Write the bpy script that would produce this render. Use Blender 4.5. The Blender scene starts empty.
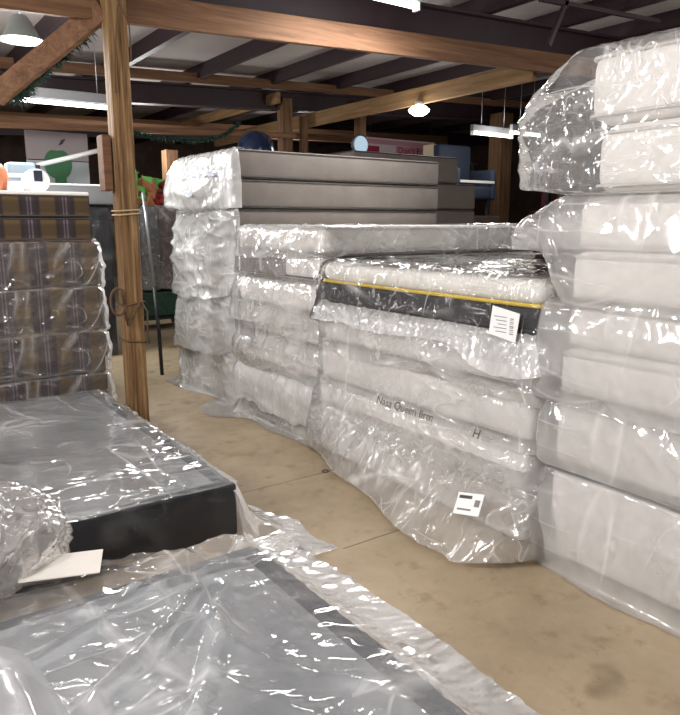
import bpy, bmesh, math, random
import numpy as np
from mathutils import Vector, Matrix

random.seed(7)
SC = bpy.context.scene
COL = SC.collection
PI = math.pi

# ------------------------------------------------------------------ camera
# world frame: X runs away from the aisle (length of the stacked mattresses), Y runs down the aisle
CAM_H, F = 1.4, 680.0
PITCH, YAW = math.radians(11.2694), math.radians(35.2486)
cam = bpy.data.cameras.new('camera')
cam.sensor_fit = 'HORIZONTAL'
cam.sensor_width = 36.0
cam.lens = 36.0
cam.clip_end = 200
co = bpy.data.objects.new('camera', cam)
COL.objects.link(co)
co.location = (0, 0, CAM_H)
co.rotation_euler = (PI / 2 - PITCH, 0, -YAW)
SC.camera = co


# ------------------------------------------------------------------ object helpers
def tag(o, label=None, cat=None, group=None, kind=None):
    if label: o['label'] = label
    if cat: o['category'] = cat
    if group: o['group'] = group
    if kind: o['kind'] = kind
    return o


def thing(name, label, cat, loc=(0, 0, 0), group=None, rz=0.0):
    o = bpy.data.objects.new(name, None)
    o.empty_display_size = .1
    COL.objects.link(o)
    o.location = loc
    o.rotation_euler = (0, 0, rz)
    return tag(o, label, cat, group)


def link(name, me, mat, parent=None, smooth=False, world=True):
    """one mesh object; its coordinates are world ones, so a parented part is shifted by the thing's base"""
    o = bpy.data.objects.new(name, me)
    for m in (mat if isinstance(mat, (list, tuple)) else [mat]):
        me.materials.append(m)
    COL.objects.link(o)
    if smooth:
        me.polygons.foreach_set('use_smooth', [True] * len(me.polygons))
    if parent is not None:
        o.parent = parent
        if world:
            off = Vector((0, 0, 0))
            p = parent
            while p is not None:
                off += p.location
                p = p.parent
            me.transform(Matrix.Translation(-off))
    else:
        # put the origin at the base of the mesh
        n = len(me.vertices)
        if n:
            c = np.empty(n * 3, np.float32)
            me.vertices.foreach_get('co', c)
            c = c.reshape(-1, 3)
            b = Vector(((c[:, 0].min() + c[:, 0].max()) / 2, (c[:, 1].min() + c[:, 1].max()) / 2, float(c[:, 2].min())))
            me.transform(Matrix.Translation(-b))
            o.location = b
    return o


def finish(bm, name):
    me = bpy.data.meshes.new(name)
    bmesh.ops.recalc_face_normals(bm, faces=bm.faces[:])
    bm.to_mesh(me)
    bm.free()
    return me


def add_box(bm, x0, x1, y0, y1, z0, z1, bev=0.0, seg=2, rot=None):
    r = bmesh.ops.create_cube(bm, size=1.0)
    vs = r['verts']
    M = Matrix.Translation(((x0 + x1) / 2, (y0 + y1) / 2, (z0 + z1) / 2)) @ (rot or Matrix.Identity(4)) @ Matrix.Diagonal((x1 - x0, y1 - y0, z1 - z0, 1))
    bmesh.ops.transform(bm, matrix=M, verts=vs)
    if bev > 0:
        es = list({e for v in vs for e in v.link_edges})
        bmesh.ops.bevel(bm, geom=es, offset=bev, segments=seg, profile=.5, affect='EDGES', clamp_overlap=True)
    return bm


def box(name, dims, mat, parent=None, bev=0.0, seg=2, smooth=False, rot=None):
    bm = bmesh.new()
    add_box(bm, *dims, bev=bev, seg=seg, rot=rot)
    return link(name, finish(bm, name), mat, parent, smooth)


def add_bar(bm, a, b, w, h, bev=0.0, up=(0, 0, 1)):
    """a square-section bar between two points, w across, h along up"""
    a, b = Vector(a), Vector(b)
    d = b - a
    L = d.length
    z = d.normalized()
    x = Vector(up).cross(z)
    if x.length < 1e-4:
        x = Vector((1, 0, 0)).cross(z)
    x.normalize()
    y = z.cross(x)
    M = Matrix((x, y, z)).transposed().to_4x4()
    M.translation = (a + b) / 2
    r = bmesh.ops.create_cube(bm, size=1.0)
    bmesh.ops.transform(bm, matrix=M @ Matrix.Diagonal((w, h, L, 1)), verts=r['verts'])
    if bev > 0:
        es = list({e for v in r['verts'] for e in v.link_edges})
        bmesh.ops.bevel(bm, geom=es, offset=bev, segments=1, profile=.5, affect='EDGES', clamp_overlap=True)


def bar(name, a, b, w, h, mat, parent=None, bev=0.0):
    bm = bmesh.new()
    add_bar(bm, a, b, w, h, bev)
    return link(name, finish(bm, name), mat, parent)


def tube_arrays(pts, r, n=8, closed=False):
    P = np.asarray(pts, float)
    m = len(P)
    if closed:
        T = np.roll(P, -1, 0) - np.roll(P, 1, 0)
    else:
        T = np.gradient(P, axis=0)
    T /= np.linalg.norm(T, axis=1)[:, None] + 1e-12
    ref = np.array([0, 0, 1.0])
    V = []
    rr = np.broadcast_to(np.asarray(r, float), (m,))
    prev = None
    for i in range(m):
        t = T[i]
        if prev is None:
            u = np.cross(t, ref)
            if np.linalg.norm(u) < 1e-3: u = np.cross(t, [1, 0, 0])
        else:
            u = prev - t * np.dot(prev, t)
        u /= np.linalg.norm(u)
        prev = u
        w = np.cross(t, u)
        for k in range(n):
            a = 2 * PI * k / n
            V.append(P[i] + rr[i] * (math.cos(a) * u + math.sin(a) * w))
    Fc = []
    for i in range(m if closed else m - 1):
        j = (i + 1) % m
        for k in range(n):
            l = (k + 1) % n
            Fc.append((i * n + k, i * n + l, j * n + l, j * n + k))
    if not closed:
        Fc.append(tuple(range(n - 1, -1, -1)))
        Fc.append(tuple((m - 1) * n + k for k in range(n)))
    return V, Fc


def tube(name, pts, r, mat, parent=None, n=8, closed=False):
    V, Fc = tube_arrays(pts, r, n, closed)
    me = bpy.data.meshes.new(name)
    me.from_pydata([tuple(v) for v in V], [], Fc)
    return link(name, me, mat, parent, smooth=True)


def lathe(name, prof, center, mat, parent=None, n=24):
    V, Fc = [], []
    m = len(prof)
    for (r, z) in prof:
        for k in range(n):
            a = 2 * PI * k / n
            V.append((center[0] + r * math.cos(a), center[1] + r * math.sin(a), center[2] + z))
    for i in range(m - 1):
        for k in range(n):
            l = (k + 1) % n
            Fc.append((i * n + k, i * n + l, (i + 1) * n + l, (i + 1) * n + k))
    me = bpy.data.meshes.new(name)
    me.from_pydata(V, [], Fc)
    return link(name, me, mat, parent, smooth=True)


def grid_mesh(name, P, mat, parent=None):
    """P: (ni, nj, 3) array of world points -> one smooth sheet"""
    ni, nj = P.shape[:2]
    V = np.ascontiguousarray(P.reshape(-1, 3), np.float32)
    idx = np.arange(ni * nj).reshape(ni, nj)
    q = np.stack([idx[:-1, :-1], idx[1:, :-1], idx[1:, 1:], idx[:-1, 1:]], -1).reshape(-1, 4)
    me = bpy.data.meshes.new(name)
    me.vertices.add(len(V))
    me.vertices.foreach_set('co', V.ravel())
    me.loops.add(q.size)
    me.loops.foreach_set('vertex_index', q.ravel().astype(np.int32))
    me.polygons.add(len(q))
    me.polygons.foreach_set('loop_start', np.arange(0, q.size, 4, dtype=np.int32))
    me.update(calc_edges=True)
    return link(name, me, mat, parent, smooth=True)


def text_mesh(name, body, size, M, mat, parent, shear=0.0, extrude=0.0005):
    c = bpy.data.curves.new(name, 'FONT')
    c.body = body
    c.size = size
    c.shear = shear
    c.extrude = extrude
    c.resolution_u = 3
    t = bpy.data.objects.new('tmp', c)
    COL.objects.link(t)
    bpy.context.view_layer.update()
    me = bpy.data.meshes.new_from_object(t.evaluated_get(bpy.context.evaluated_depsgraph_get()))
    bpy.data.objects.remove(t)
    me.name = name
    me.transform(M)
    me.materials.clear()
    return link(name, me, mat, parent)


# ------------------------------------------------------------------ noise for crumpled film
_T = np.random.RandomState(3).rand(256, 256)


def vnoise(u, v, seed=0):
    u = np.asarray(u, float) + seed * 17.13
    v = np.asarray(v, float) + seed * 7.77
    iu, iv = np.floor(u).astype(int), np.floor(v).astype(int)
    fu, fv = u - iu, v - iv
    fu, fv = fu * fu * (3 - 2 * fu), fv * fv * (3 - 2 * fv)
    g = lambda a, b: _T[a & 255, b & 255]
    return (g(iu, iv) * (1 - fu) + g(iu + 1, iv) * fu) * (1 - fv) + (g(iu, iv + 1) * (1 - fu) + g(iu + 1, iv + 1) * fu) * fv


def tri(x):
    return 2 * np.abs(x - np.floor(x + .5))


def sm(x, a, b):
    t = np.clip((x - a) / (b - a), 0, 1)
    return t * t * (3 - 2 * t)


def crumple(u, v, seed, freq=6.0, layers=7, bias=None, spread=1.6, warp=.8, sharp=1.0, cover=.45):
    """0..1 height of a creased film: warped triangle waves in many directions, each present only in patches"""
    rs = np.random.RandomState(seed)
    out = np.zeros(np.broadcast(u, v).shape)
    tot = 0
    for k in range(layers):
        th = rs.uniform(0, PI) if bias is None else bias + rs.normal(0, spread * .35)
        f = freq * (1.0 + .55 * k) * rs.uniform(.8, 1.2)
        p = u * math.cos(th) + v * math.sin(th)
        q = -u * math.sin(th) + v * math.cos(th)
        w = warp * (vnoise(u * freq * .35, v * freq * .35, seed + k * 5) + .5 * vnoise(u * freq * .8, v * freq * .8, seed + k * 5 + 2))
        m = sm(vnoise(p * f * .33, q * f * .2, seed + 31 + k), cover, cover + .3)
        r = (1 - tri(p * f + w * 2)) ** (1.0 + sharp)
        a = 1.0 / (1 + .8 * k)
        out += a * m * r
        tot += a * .8
    return out / tot


# ------------------------------------------------------------------ materials
def new_mat(name):
    m = bpy.data.materials.new(name)
    m.use_nodes = True
    nt = m.node_tree
    nt.nodes.clear()
    out = nt.nodes.new('ShaderNodeOutputMaterial')
    return m, nt, out


def N(nt, t, **kw):
    n = nt.nodes.new(t)
    for k, v in kw.items():
        if k in n.inputs:
            n.inputs[k].default_value = v
        else:
            setattr(n, k, v)
    return n


def ramp(nt, fac, stops):
    r = nt.nodes.new('ShaderNodeValToRGB')
    el = r.color_ramp.elements
    while len(el) < len(stops):
        el.new(.5)
    for e, (p, c) in zip(el, stops):
        e.position = p
        e.color = (*c, 1) if len(c) == 3 else c
    nt.links.new(fac, r.inputs['Fac'])
    return r


def plain(name, col, rough=.6, metal=0.0, noise=0.0, nscale=8.0, bump=0.0, bscale=60.0, spec=.5, coat=0.0, stretch=(1, 1, 1)):
    m, nt, out = new_mat(name)
    b = N(nt, 'ShaderNodeBsdfPrincipled')
    b.inputs['Roughness'].default_value = rough
    b.inputs['Metallic'].default_value = metal
    b.inputs['Specular IOR Level'].default_value = spec
    b.inputs['Coat Weight'].default_value = coat
    tc = N(nt, 'ShaderNodeTexCoord')
    mp = N(nt, 'ShaderNodeMapping')
    mp.inputs['Scale'].default_value = stretch
    nt.links.new(tc.outputs['Object'], mp.inputs['Vector'])
    if noise > 0:
        n = N(nt, 'ShaderNodeTexNoise', Scale=nscale, Detail=5.0, Roughness=.6)
        nt.links.new(mp.outputs[0], n.inputs['Vector'])
        lo = tuple(c * (1 - noise) for c in col)
        hi = tuple(min(1, c * (1 + noise)) for c in col)
        r = ramp(nt, n.outputs['Fac'], [(.3, lo), (.7, hi)])
        nt.links.new(r.outputs['Color'], b.inputs['Base Color'])
    else:
        b.inputs['Base Color'].default_value = (*col, 1)
    if bump > 0:
        n2 = N(nt, 'ShaderNodeTexNoise', Scale=bscale, Detail=3.0)
        nt.links.new(mp.outputs[0], n2.inputs['Vector'])
        bp = N(nt, 'ShaderNodeBump', Strength=bump, Distance=.01)
        nt.links.new(n2.outputs['Fac'], bp.inputs['Height'])
        nt.links.new(bp.outputs[0], b.inputs['Normal'])
    nt.links.new(b.outputs[0], out.inputs['Surface'])
    return m


def emit(name, col, s):
    m, nt, out = new_mat(name)
    e = N(nt, 'ShaderNodeEmission', Strength=s)
    e.inputs['Color'].default_value = (*col, 1)
    nt.links.new(e.outputs[0], out.inputs['Surface'])
    return m


def film(name, haze=.2, rough=.12, tint=(.93, .93, .94), gloss=1.6, bump=.25, bscale=9.0, var=.12, crease=.25, facet=.35, fscale=9.0):
    """thin clear polythene: mostly see-through, a little milky, creases whitened as stress lines and painted highlights, glossy at every fold"""
    m, nt, out = new_mat(name)
    L = nt.links.new
    tc = N(nt, 'ShaderNodeTexCoord')
    tr = N(nt, 'ShaderNodeBsdfTransparent')
    tr.inputs['Color'].default_value = (.98, .98, .98, 1)
    df = N(nt, 'ShaderNodeBsdfDiffuse')
    df.inputs['Color'].default_value = (*tint, 1)
    tl = N(nt, 'ShaderNodeBsdfTranslucent')
    tl.inputs['Color'].default_value = (*tint, 1)
    mm = N(nt, 'ShaderNodeMixShader')
    mm.inputs[0].default_value = .38
    L(df.outputs[0], mm.inputs[1]); L(tl.outputs[0], mm.inputs[2])
    # families of long thin creases, whitened as stress lines and as painted highlight streaks
    line = hsum = None
    for q, (rot, sc, st) in enumerate((((.3, .2, .7), 1.0, (1, .16, .45)), ((-.6, .5, -.5), 1.5, (.2, 1, .3)), ((.9, -.4, .2), 2.2, (.6, .25, 1)), ((-.3, -.8, 1.2), 3.2, (.3, 1, .5)))):
        mp = N(nt, 'ShaderNodeMapping')
        mp.inputs['Rotation'].default_value = rot
        mp.inputs['Scale'].default_value = st
        mp.inputs['Location'].default_value = (q * 3.1, q * 1.7, q * 5.3)
        L(tc.outputs['Object'], mp.inputs['Vector'])
        nb = N(nt, 'ShaderNodeTexNoise', Scale=bscale * sc, Detail=1.0, Roughness=.4, Distortion=.25)
        L(mp.outputs[0], nb.inputs['Vector'])
        su = N(nt, 'ShaderNodeMath', operation='SUBTRACT')
        su.inputs[1].default_value = .5
        L(nb.outputs['Fac'], su.inputs[0])
        ab = N(nt, 'ShaderNodeMath', operation='ABSOLUTE')
        L(su.outputs[0], ab.inputs[0])
        nm = N(nt, 'ShaderNodeTexNoise', Scale=bscale * .45 * sc, Detail=1.0)
        L(tc.outputs['Object'], nm.inputs['Vector'])
        mk = N(nt, 'ShaderNodeMapRange')
        mk.inputs['From Min'].default_value = .50; mk.inputs['From Max'].default_value = .66
        L(nm.outputs['Fac'], mk.inputs['Value'])
        outs = []
        for wd in (.028, .10):
            ln = N(nt, 'ShaderNodeMapRange')
            ln.inputs['From Min'].default_value = wd; ln.inputs['From Max'].default_value = 0.0
            L(ab.outputs[0], ln.inputs['Value'])
            mu_ = N(nt, 'ShaderNodeMath', operation='MULTIPLY')
            L(ln.outputs[0], mu_.inputs[0]); L(mk.outputs[0], mu_.inputs[1])
            outs.append(mu_.outputs[0])
        if line is None:
            line, hsum = outs
        else:
            a1 = N(nt, 'ShaderNodeMath', operation='MAXIMUM')
            L(line, a1.inputs[0]); L(outs[0], a1.inputs[1])
            a2 = N(nt, 'ShaderNodeMath', operation='ADD')
            L(hsum, a2.inputs[0]); L(outs[1], a2.inputs[1])
            line, hsum = a1.outputs[0], a2.outputs[0]
    nz = N(nt, 'ShaderNodeTexNoise', Scale=3.0, Detail=3.0, Roughness=.6)
    L(tc.outputs['Object'], nz.inputs['Vector'])
    mr = N(nt, 'ShaderNodeMapRange')
    mr.inputs['From Min'].default_value = .3; mr.inputs['From Max'].default_value = .7
    mr.inputs['To Min'].default_value = max(.01, haze - var); mr.inputs['To Max'].default_value = haze + var
    L(nz.outputs['Fac'], mr.inputs['Value'])
    cr = N(nt, 'ShaderNodeMath', operation='MULTIPLY')
    cr.inputs[1].default_value = crease
    L(line, cr.inputs[0])
    hz = N(nt, 'ShaderNodeMath', operation='ADD', use_clamp=True)
    L(mr.outputs[0], hz.inputs[0]); L(cr.outputs[0], hz.inputs[1])
    m1 = N(nt, 'ShaderNodeMixShader')
    L(hz.outputs[0], m1.inputs[0]); L(tr.outputs[0], m1.inputs[1]); L(mm.outputs[0], m1.inputs[2])
    bp0 = N(nt, 'ShaderNodeBump', Strength=bump, Distance=.03)
    L(hsum, bp0.inputs['Height'])
    # flat facets between creases: each tilts its own way
    acc = bp0.outputs[0]
    for rot, sc, st, kk in (((.4, .8, .3), 1.0, (1, .3, .55), facet), ((-.9, .2, 1.1), 2.1, (.35, 1, .6), facet * .7)):
        wn = N(nt, 'ShaderNodeTexNoise', Scale=fscale * .5, Detail=1.0)
        L(tc.outputs['Object'], wn.inputs['Vector'])
        wa = N(nt, 'ShaderNodeVectorMath', operation='MULTIPLY_ADD')
        wa.inputs[1].default_value = (.22, .22, .22)
        L(wn.outputs['Color'], wa.inputs[0]); L(tc.outputs['Object'], wa.inputs[2])
        mp = N(nt, 'ShaderNodeMapping')
        mp.inputs['Rotation'].default_value = rot
        mp.inputs['Scale'].default_value = st
        L(wa.outputs[0], mp.inputs['Vector'])
        vo = N(nt, 'ShaderNodeTexVoronoi', Scale=fscale * sc)
        L(mp.outputs[0], vo.inputs['Vector'])
        sb = N(nt, 'ShaderNodeVectorMath', operation='SUBTRACT')
        sb.inputs[1].default_value = (.5, .5, .5)
        L(vo.outputs['Color'], sb.inputs[0])
        ma = N(nt, 'ShaderNodeVectorMath', operation='MULTIPLY_ADD')
        ma.inputs[1].default_value = (kk, kk, kk)
        L(sb.outputs[0], ma.inputs[0]); L(acc, ma.inputs[2])
        acc = ma.outputs[0]
    bp = N(nt, 'ShaderNodeVectorMath', operation='NORMALIZE')
    L(acc, bp.inputs[0])
    gl = N(nt, 'ShaderNodeBsdfGlossy', Roughness=rough)
    gl.inputs['Color'].default_value = (1, 1, 1, 1)
    L(bp.outputs[0], gl.inputs['Normal'])
    L(bp0.outputs[0], df.inputs['Normal'])
    fr = N(nt, 'ShaderNodeFresnel', IOR=1.5)
    mu = N(nt, 'ShaderNodeMath', operation='MULTIPLY', use_clamp=True)
    mu.inputs[1].default_value = gloss
    L(fr.outputs[0], mu.inputs[0])
    m2 = N(nt, 'ShaderNodeMixShader')
    L(mu.outputs[0], m2.inputs[0]); L(m1.outputs[0], m2.inputs[1]); L(gl.outputs[0], m2.inputs[2])
    L(m2.outputs[0], out.inputs['Surface'])
    return m


def wood(name, c1, c2, c3, scale=(30, 30, 1.6), rough=.75, ring=3.0):
    m, nt, out = new_mat(name)
    L = nt.links.new
    tc = N(nt, 'ShaderNodeTexCoord')
    mp = N(nt, 'ShaderNodeMapping')
    mp.inputs['Scale'].default_value = scale
    L(tc.outputs['Object'], mp.inputs['Vector'])
    n = N(nt, 'ShaderNodeTexNoise', Scale=1.0, Detail=6.0, Roughness=.65, Distortion=ring * .2)
    L(mp.outputs[0], n.inputs['Vector'])
    r = ramp(nt, n.outputs['Fac'], [(.3, c1), (.5, c2), (.68, c3)])
    b = N(nt, 'ShaderNodeBsdfPrincipled', Roughness=rough)
    b.inputs['Specular IOR Level'].default_value = .25
    L(r.outputs['Color'], b.inputs['Base Color'])
    bp = N(nt, 'ShaderNodeBump', Strength=.25, Distance=.01)
    L(n.outputs['Fac'], bp.inputs['Height'])
    L(bp.outputs[0], b.inputs['Normal'])
    L(b.outputs[0], out.inputs['Surface'])
    return m


def concrete():
    m, nt, out = new_mat('tan_concrete')
    L = nt.links.new
    tc = N(nt, 'ShaderNodeTexCoord')
    n1 = N(nt, 'ShaderNodeTexNoise', Scale=1.3, Detail=8.0, Roughness=.68)
    L(tc.outputs['Object'], n1.inputs['Vector'])
    n2 = N(nt, 'ShaderNodeTexNoise', Scale=9.0, Detail=6.0, Roughness=.7)
    L(tc.outputs['Object'], n2.inputs['Vector'])
    r1 = ramp(nt, n1.outputs['Fac'], [(.32, (.27, .205, .128)), (.5, (.36, .28, .18)), (.7, (.44, .35, .235))])
    r2 = ramp(nt, n2.outputs['Fac'], [(.28, (.62, .58, .52)), (.45, (1, 1, 1)), (.75, (1.0, 1.0, 1.0))])
    mx = N(nt, 'ShaderNodeMix', data_type='RGBA', blend_type='MULTIPLY')
    mx.inputs['Factor'].default_value = .8
    L(r1.outputs['Color'], mx.inputs['A']); L(r2.outputs['Color'], mx.inputs['B'])
    # dark spots
    n3 = N(nt, 'ShaderNodeTexNoise', Scale=4.3, Detail=2.0, Roughness=.5)
    L(tc.outputs['Object'], n3.inputs['Vector'])
    r3 = ramp(nt, n3.outputs['Fac'], [(.24, (.35, .30, .25)), (.34, (1, 1, 1))])
    mx2 = N(nt, 'ShaderNodeMix', data_type='RGBA', blend_type='MULTIPLY')
    mx2.inputs['Factor'].default_value = .6
    L(mx.outputs['Result'], mx2.inputs['A']); L(r3.outputs['Color'], mx2.inputs['B'])
    b = N(nt, 'ShaderNodeBsdfPrincipled')
    b.inputs['Specular IOR Level'].default_value = .45
    rr = ramp(nt, n2.outputs['Fac'], [(.3, (.5, .5, .5)), (.7, (.32, .32, .32))])
    L(rr.outputs['Color'], b.inputs['Roughness'])
    L(mx2.outputs['Result'], b.inputs['Base Color'])
    bp = N(nt, 'ShaderNodeBump', Strength=.06, Distance=.01)
    L(n2.outputs['Fac'], bp.inputs['Height'])
    L(bp.outputs[0], b.inputs['Normal'])
    L(b.outputs[0], out.inputs['Surface'])
    return m


def plaid():
    m, nt, out = new_mat('brown_plaid_ticking')
    L = nt.links.new
    tc = N(nt, 'ShaderNodeTexCoord')
    sp = N(nt, 'ShaderNodeSeparateXYZ')
    L(tc.outputs['Object'], sp.inputs[0])

    def band(sock, period, off, stops):
        a = N(nt, 'ShaderNodeMath', operation='MULTIPLY_ADD')
        a.inputs[1].default_value = 1 / period
        a.inputs[2].default_value = off
        L(sock, a.inputs[0])
        fr = N(nt, 'ShaderNodeMath', operation='FRACT')
        L(a.outputs[0], fr.inputs[0])
        r = ramp(nt, fr.outputs[0], stops)
        r.color_ramp.interpolation = 'EASE'
        return r
    ad = N(nt, 'ShaderNodeMath', operation='ADD')
    L(sp.outputs['X'], ad.inputs[0]); L(sp.outputs['Y'], ad.inputs[1])
    olive, dark, lil = (.095, .058, .020), (.026, .015, .018), (.16, .12, .135)
    v = band(ad.outputs[0], .225, .0, [(0, olive), (.26, olive), (.34, dark), (.50, (.04, .026, .03)), (.53, lil), (.57, dark), (.63, lil), (.66, (.04, .026, .03)), (.82, dark), (.90, olive)])
    h = band(sp.outputs['Z'], .16, .15, [(0, (1, 1, 1)), (.25, (1, 1, 1)), (.4, (.45, .42, .45)), (.75, (.45, .42, .45)), (.9, (1, 1, 1))])
    mx = N(nt, 'ShaderNodeMix', data_type='RGBA', blend_type='MULTIPLY')
    mx.inputs['Factor'].default_value = .75
    L(v.outputs['Color'], mx.inputs['A']); L(h.outputs['Color'], mx.inputs['B'])
    b = N(nt, 'ShaderNodeBsdfPrincipled', Roughness=.85)
    L(mx.outputs['Result'], b.inputs['Base Color'])
    wv = N(nt, 'ShaderNodeTexNoise', Scale=150.0)
    L(tc.outputs['Object'], wv.inputs['Vector'])
    bp = N(nt, 'ShaderNodeBump', Strength=.2, Distance=.003)
    L(wv.outputs['Fac'], bp.inputs['Height']); L(bp.outputs[0], b.inputs['Normal'])
    L(b.outputs[0], out.inputs['Surface'])
    return m


def quilt(name, col, k=14.0, depth=.5):
    """woven mattress cover with a stitched quilting relief"""
    m, nt, out = new_mat(name)
    L = nt.links.new
    tc = N(nt, 'ShaderNodeTexCoord')
    vo = N(nt, 'ShaderNodeTexVoronoi', Scale=k)
    vo.feature = 'SMOOTH_F1'
    L(tc.outputs['Object'], vo.inputs['Vector'])
    nz = N(nt, 'ShaderNodeTexNoise', Scale=3.0, Detail=4.0)
    L(tc.outputs['Object'], nz.inputs['Vector'])
    r = ramp(nt, nz.outputs['Fac'], [(.3, tuple(c * .9 for c in col)), (.7, col)])
    b = N(nt, 'ShaderNodeBsdfPrincipled', Roughness=.85)
    b.inputs['Sheen Weight'].default_value = .2
    L(r.outputs['Color'], b.inputs['Base Color'])
    bp = N(nt, 'ShaderNodeBump', Strength=depth, Distance=.012)
    L(vo.outputs['Distance'], bp.inputs['Height']); L(bp.outputs[0], b.inputs['Normal'])
    L(b.outputs[0], out.inputs['Surface'])
    return m


M = {}
M['floor'] = concrete()
M['plaid'] = plaid()
M['white_cover'] = quilt('white_cover', (.84, .81, .78), 14, .35)
M['white_top'] = quilt('white_top', (.84, .83, .80), 10, .8)
M['taupe'] = plain('taupe_border_fabric', (.16, .138, .123), .9, noise=.12, nscale=5, bump=.15, bscale=160)
M['dark_piping'] = plain('dark_piping', (.05, .043, .04), .8)
M['pale_piping'] = plain('pale_piping', (.55, .53, .50), .8)
M['yellow'] = plain('yellow_piping', (.75, .52, .05), .6)
M['charcoal'] = plain('charcoal_border', (.035, .036, .042), .8, noise=.3, nscale=30, bump=.4, bscale=60)
M['black_fabric'] = plain('black_box_fabric', (.014, .014, .018), .75, noise=.2, nscale=12, bump=.2, bscale=200)
M['grey_panel'] = plain('grey_dust_cloth', (.36, .385, .405), .8, noise=.07, nscale=4, bump=.12, bscale=250)
M['slate_edge'] = plain('slate_edge_fabric', (.075, .083, .105), .75, noise=.15, nscale=10)
M['panel_grey'] = plain('grey_striped_panel', (.30, .28, .265), .85, noise=.3, nscale=1, stretch=(1, 60, 1))
M['card'] = plain('white_card', (.78, .74, .69), .7)
M['paper'] = plain('white_paper', (.85, .85, .85), .6)
M['ink'] = plain('dark_ink', (.05, .045, .04), .6)
M['pen'] = plain('brown_marker', (.09, .07, .055), .7)
M['grey_ink'] = plain('grey_ink', (.2, .19, .19), .6)
M['blue_ink'] = plain('pale_blue_ink', (.35, .42, .52), .6)
M['post'] = wood('weathered_post', (.045, .02, .008), (.17, .095, .040), (.33, .21, .10), (38, 38, 1.4))
M['beam'] = wood('orange_brown_lumber', (.080, .038, .020), (.138, .070, .037), (.19, .103, .056), (1.2, 24, 24))
M['beam_y'] = wood('yellow_brown_lumber', (.13, .075, .032), (.21, .125, .058), (.28, .175, .085), (24, 1.2, 24))
M['steel'] = plain('oxide_red_steel', (.022, .009, .013), .55, noise=.2, nscale=3)
M['roof'] = plain('roof_insulation', (.36, .32, .31), .85, noise=.07, nscale=2)
M['wall'] = plain('dark_brown_wall', (.07, .045, .035), .9, noise=.4, nscale=2)
M['rope'] = plain('jute_rope', (.42, .30, .16), .9, bump=.5, bscale=200)
M['brown_rope'] = plain('brown_rope', (.10, .055, .03), .9, bump=.5, bscale=200)
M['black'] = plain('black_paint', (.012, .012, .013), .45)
M['grey_metal'] = plain('grey_metal', (.35, .36, .38), .35, metal=.7)
M['white_paint'] = plain('white_paint', (.75, .75, .74), .45)
M['fixture'] = plain('grey_fixture_paint', (.13, .13, .135), .5)
M['shade'] = plain('grey_green_shade', (.24, .27, .26), .5)
M['pine'] = plain('artificial_pine', (.010, .036, .024), .8, noise=.4, nscale=20)
M['joint'] = plain('dark_slab_joint', (.10, .075, .05), .9)
M['grey_dim'] = plain('dim_grey_cover', (.16, .165, .17), .8)
M['post2'] = wood('brown_column_wood', (.07, .036, .018), (.13, .07, .036), (.19, .11, .06), (30, 30, 1.5))
M['navy'] = plain('navy_fabric', (.012, .020, .040), .8)
M['navy_gloss'] = plain('navy_enamel', (.008, .014, .04), .2)
M['maroon'] = plain('maroon_print', (.10, .02, .03), .7)
M['red'] = plain('red_foil', (.35, .03, .025), .5)
M['rust'] = plain('rust_foil', (.28, .09, .035), .6)
M['leaf_green'] = plain('leaf_green', (.12, .38, .08), .6)
M['cream'] = plain('cream_card', (.55, .44, .30), .7)
M['cream2'] = plain('dim_cream_card', (.25, .17, .10), .7)
M['pale_blue'] = plain('pale_blue', (.30, .42, .52), .5)
M['orange'] = plain('orange_plastic', (.55, .20, .09), .45)
M['banner_white'] = plain('banner_white', (.75, .66, .68), .6)
M['banner_pink'] = plain('banner_pink', (.62, .30, .36), .6)
M['banner_red'] = plain('banner_red', (.42, .02, .06), .6)
M['board_pink'] = plain('pale_pink_board', (.27, .23, .24), .7)
M['apple_green'] = plain('apple_green', (.03, .13, .05), .6)
M['apple_dark'] = plain('leaf_dark', (.02, .03, .025), .6)
M['green_mesh'] = plain('dark_green_mesh', (.012, .045, .028), .7, noise=.8, nscale=40)
M['grey_weave'] = plain('grey_weave', (.20, .20, .21), .8, noise=.5, nscale=14)
M['mauve_weave'] = plain('mauve_weave', (.22, .14, .15), .8, noise=.6, nscale=18)
M['tube'] = emit('fluorescent_tube', (.92, 1.0, .97), 6.0)
M['tube_warm'] = emit('warm_tube', (1.0, .95, .84), 9.0)
M['film'] = film('clear_polythene', .14, .10, var=.08, bump=.30, facet=.12, bscale=5, fscale=12, crease=.40)
M['film_milky'] = film('milky_polythene', .30, .12, (.96, .95, .94), var=.14, bump=.28, facet=.12, bscale=4.5, fscale=10, crease=.35)
M['film_white'] = film('white_polythene', .62, .18, (.97, .97, .97), var=.14, bump=.3, facet=.12, bscale=5, crease=.3)
M['film_ends'] = film('cloudy_polythene', .50, .14, (.97, .97, .97), var=.18, bump=.3, facet=.12, bscale=4.5, crease=.45)
M['film_taut'] = film('taut_milky_polythene', .34, .10, (.96, .95, .94), var=.12, bump=.22, bscale=2.4, crease=.30, facet=.05, fscale=6)
M['film_tight'] = film('tight_clear_polythene', .012, .07, gloss=.55, bump=.2, var=.01, bscale=4, crease=.08, facet=.05, fscale=8)
M['film_box'] = film('wrinkled_clear_polythene', .18, .07, gloss=1.2, bump=.2, bscale=2.6, var=.12, crease=.28, facet=.05, fscale=7)
M['film_skirt'] = film('floor_polythene', .26, .18, gloss=.9, bump=.22, bscale=4, var=.10, crease=.35, facet=.05)
M['film_heap'] = film('used_dusty_polythene', .34, .16, (.50, .485, .47), gloss=.55, bump=.2, bscale=7, var=.16, crease=.25, facet=.06, fscale=14)
M['film_band'] = film('very_clear_polythene', .035, .08, gloss=1.0, bump=.35, bscale=7, var=.03, crease=.55, facet=.06)
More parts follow.
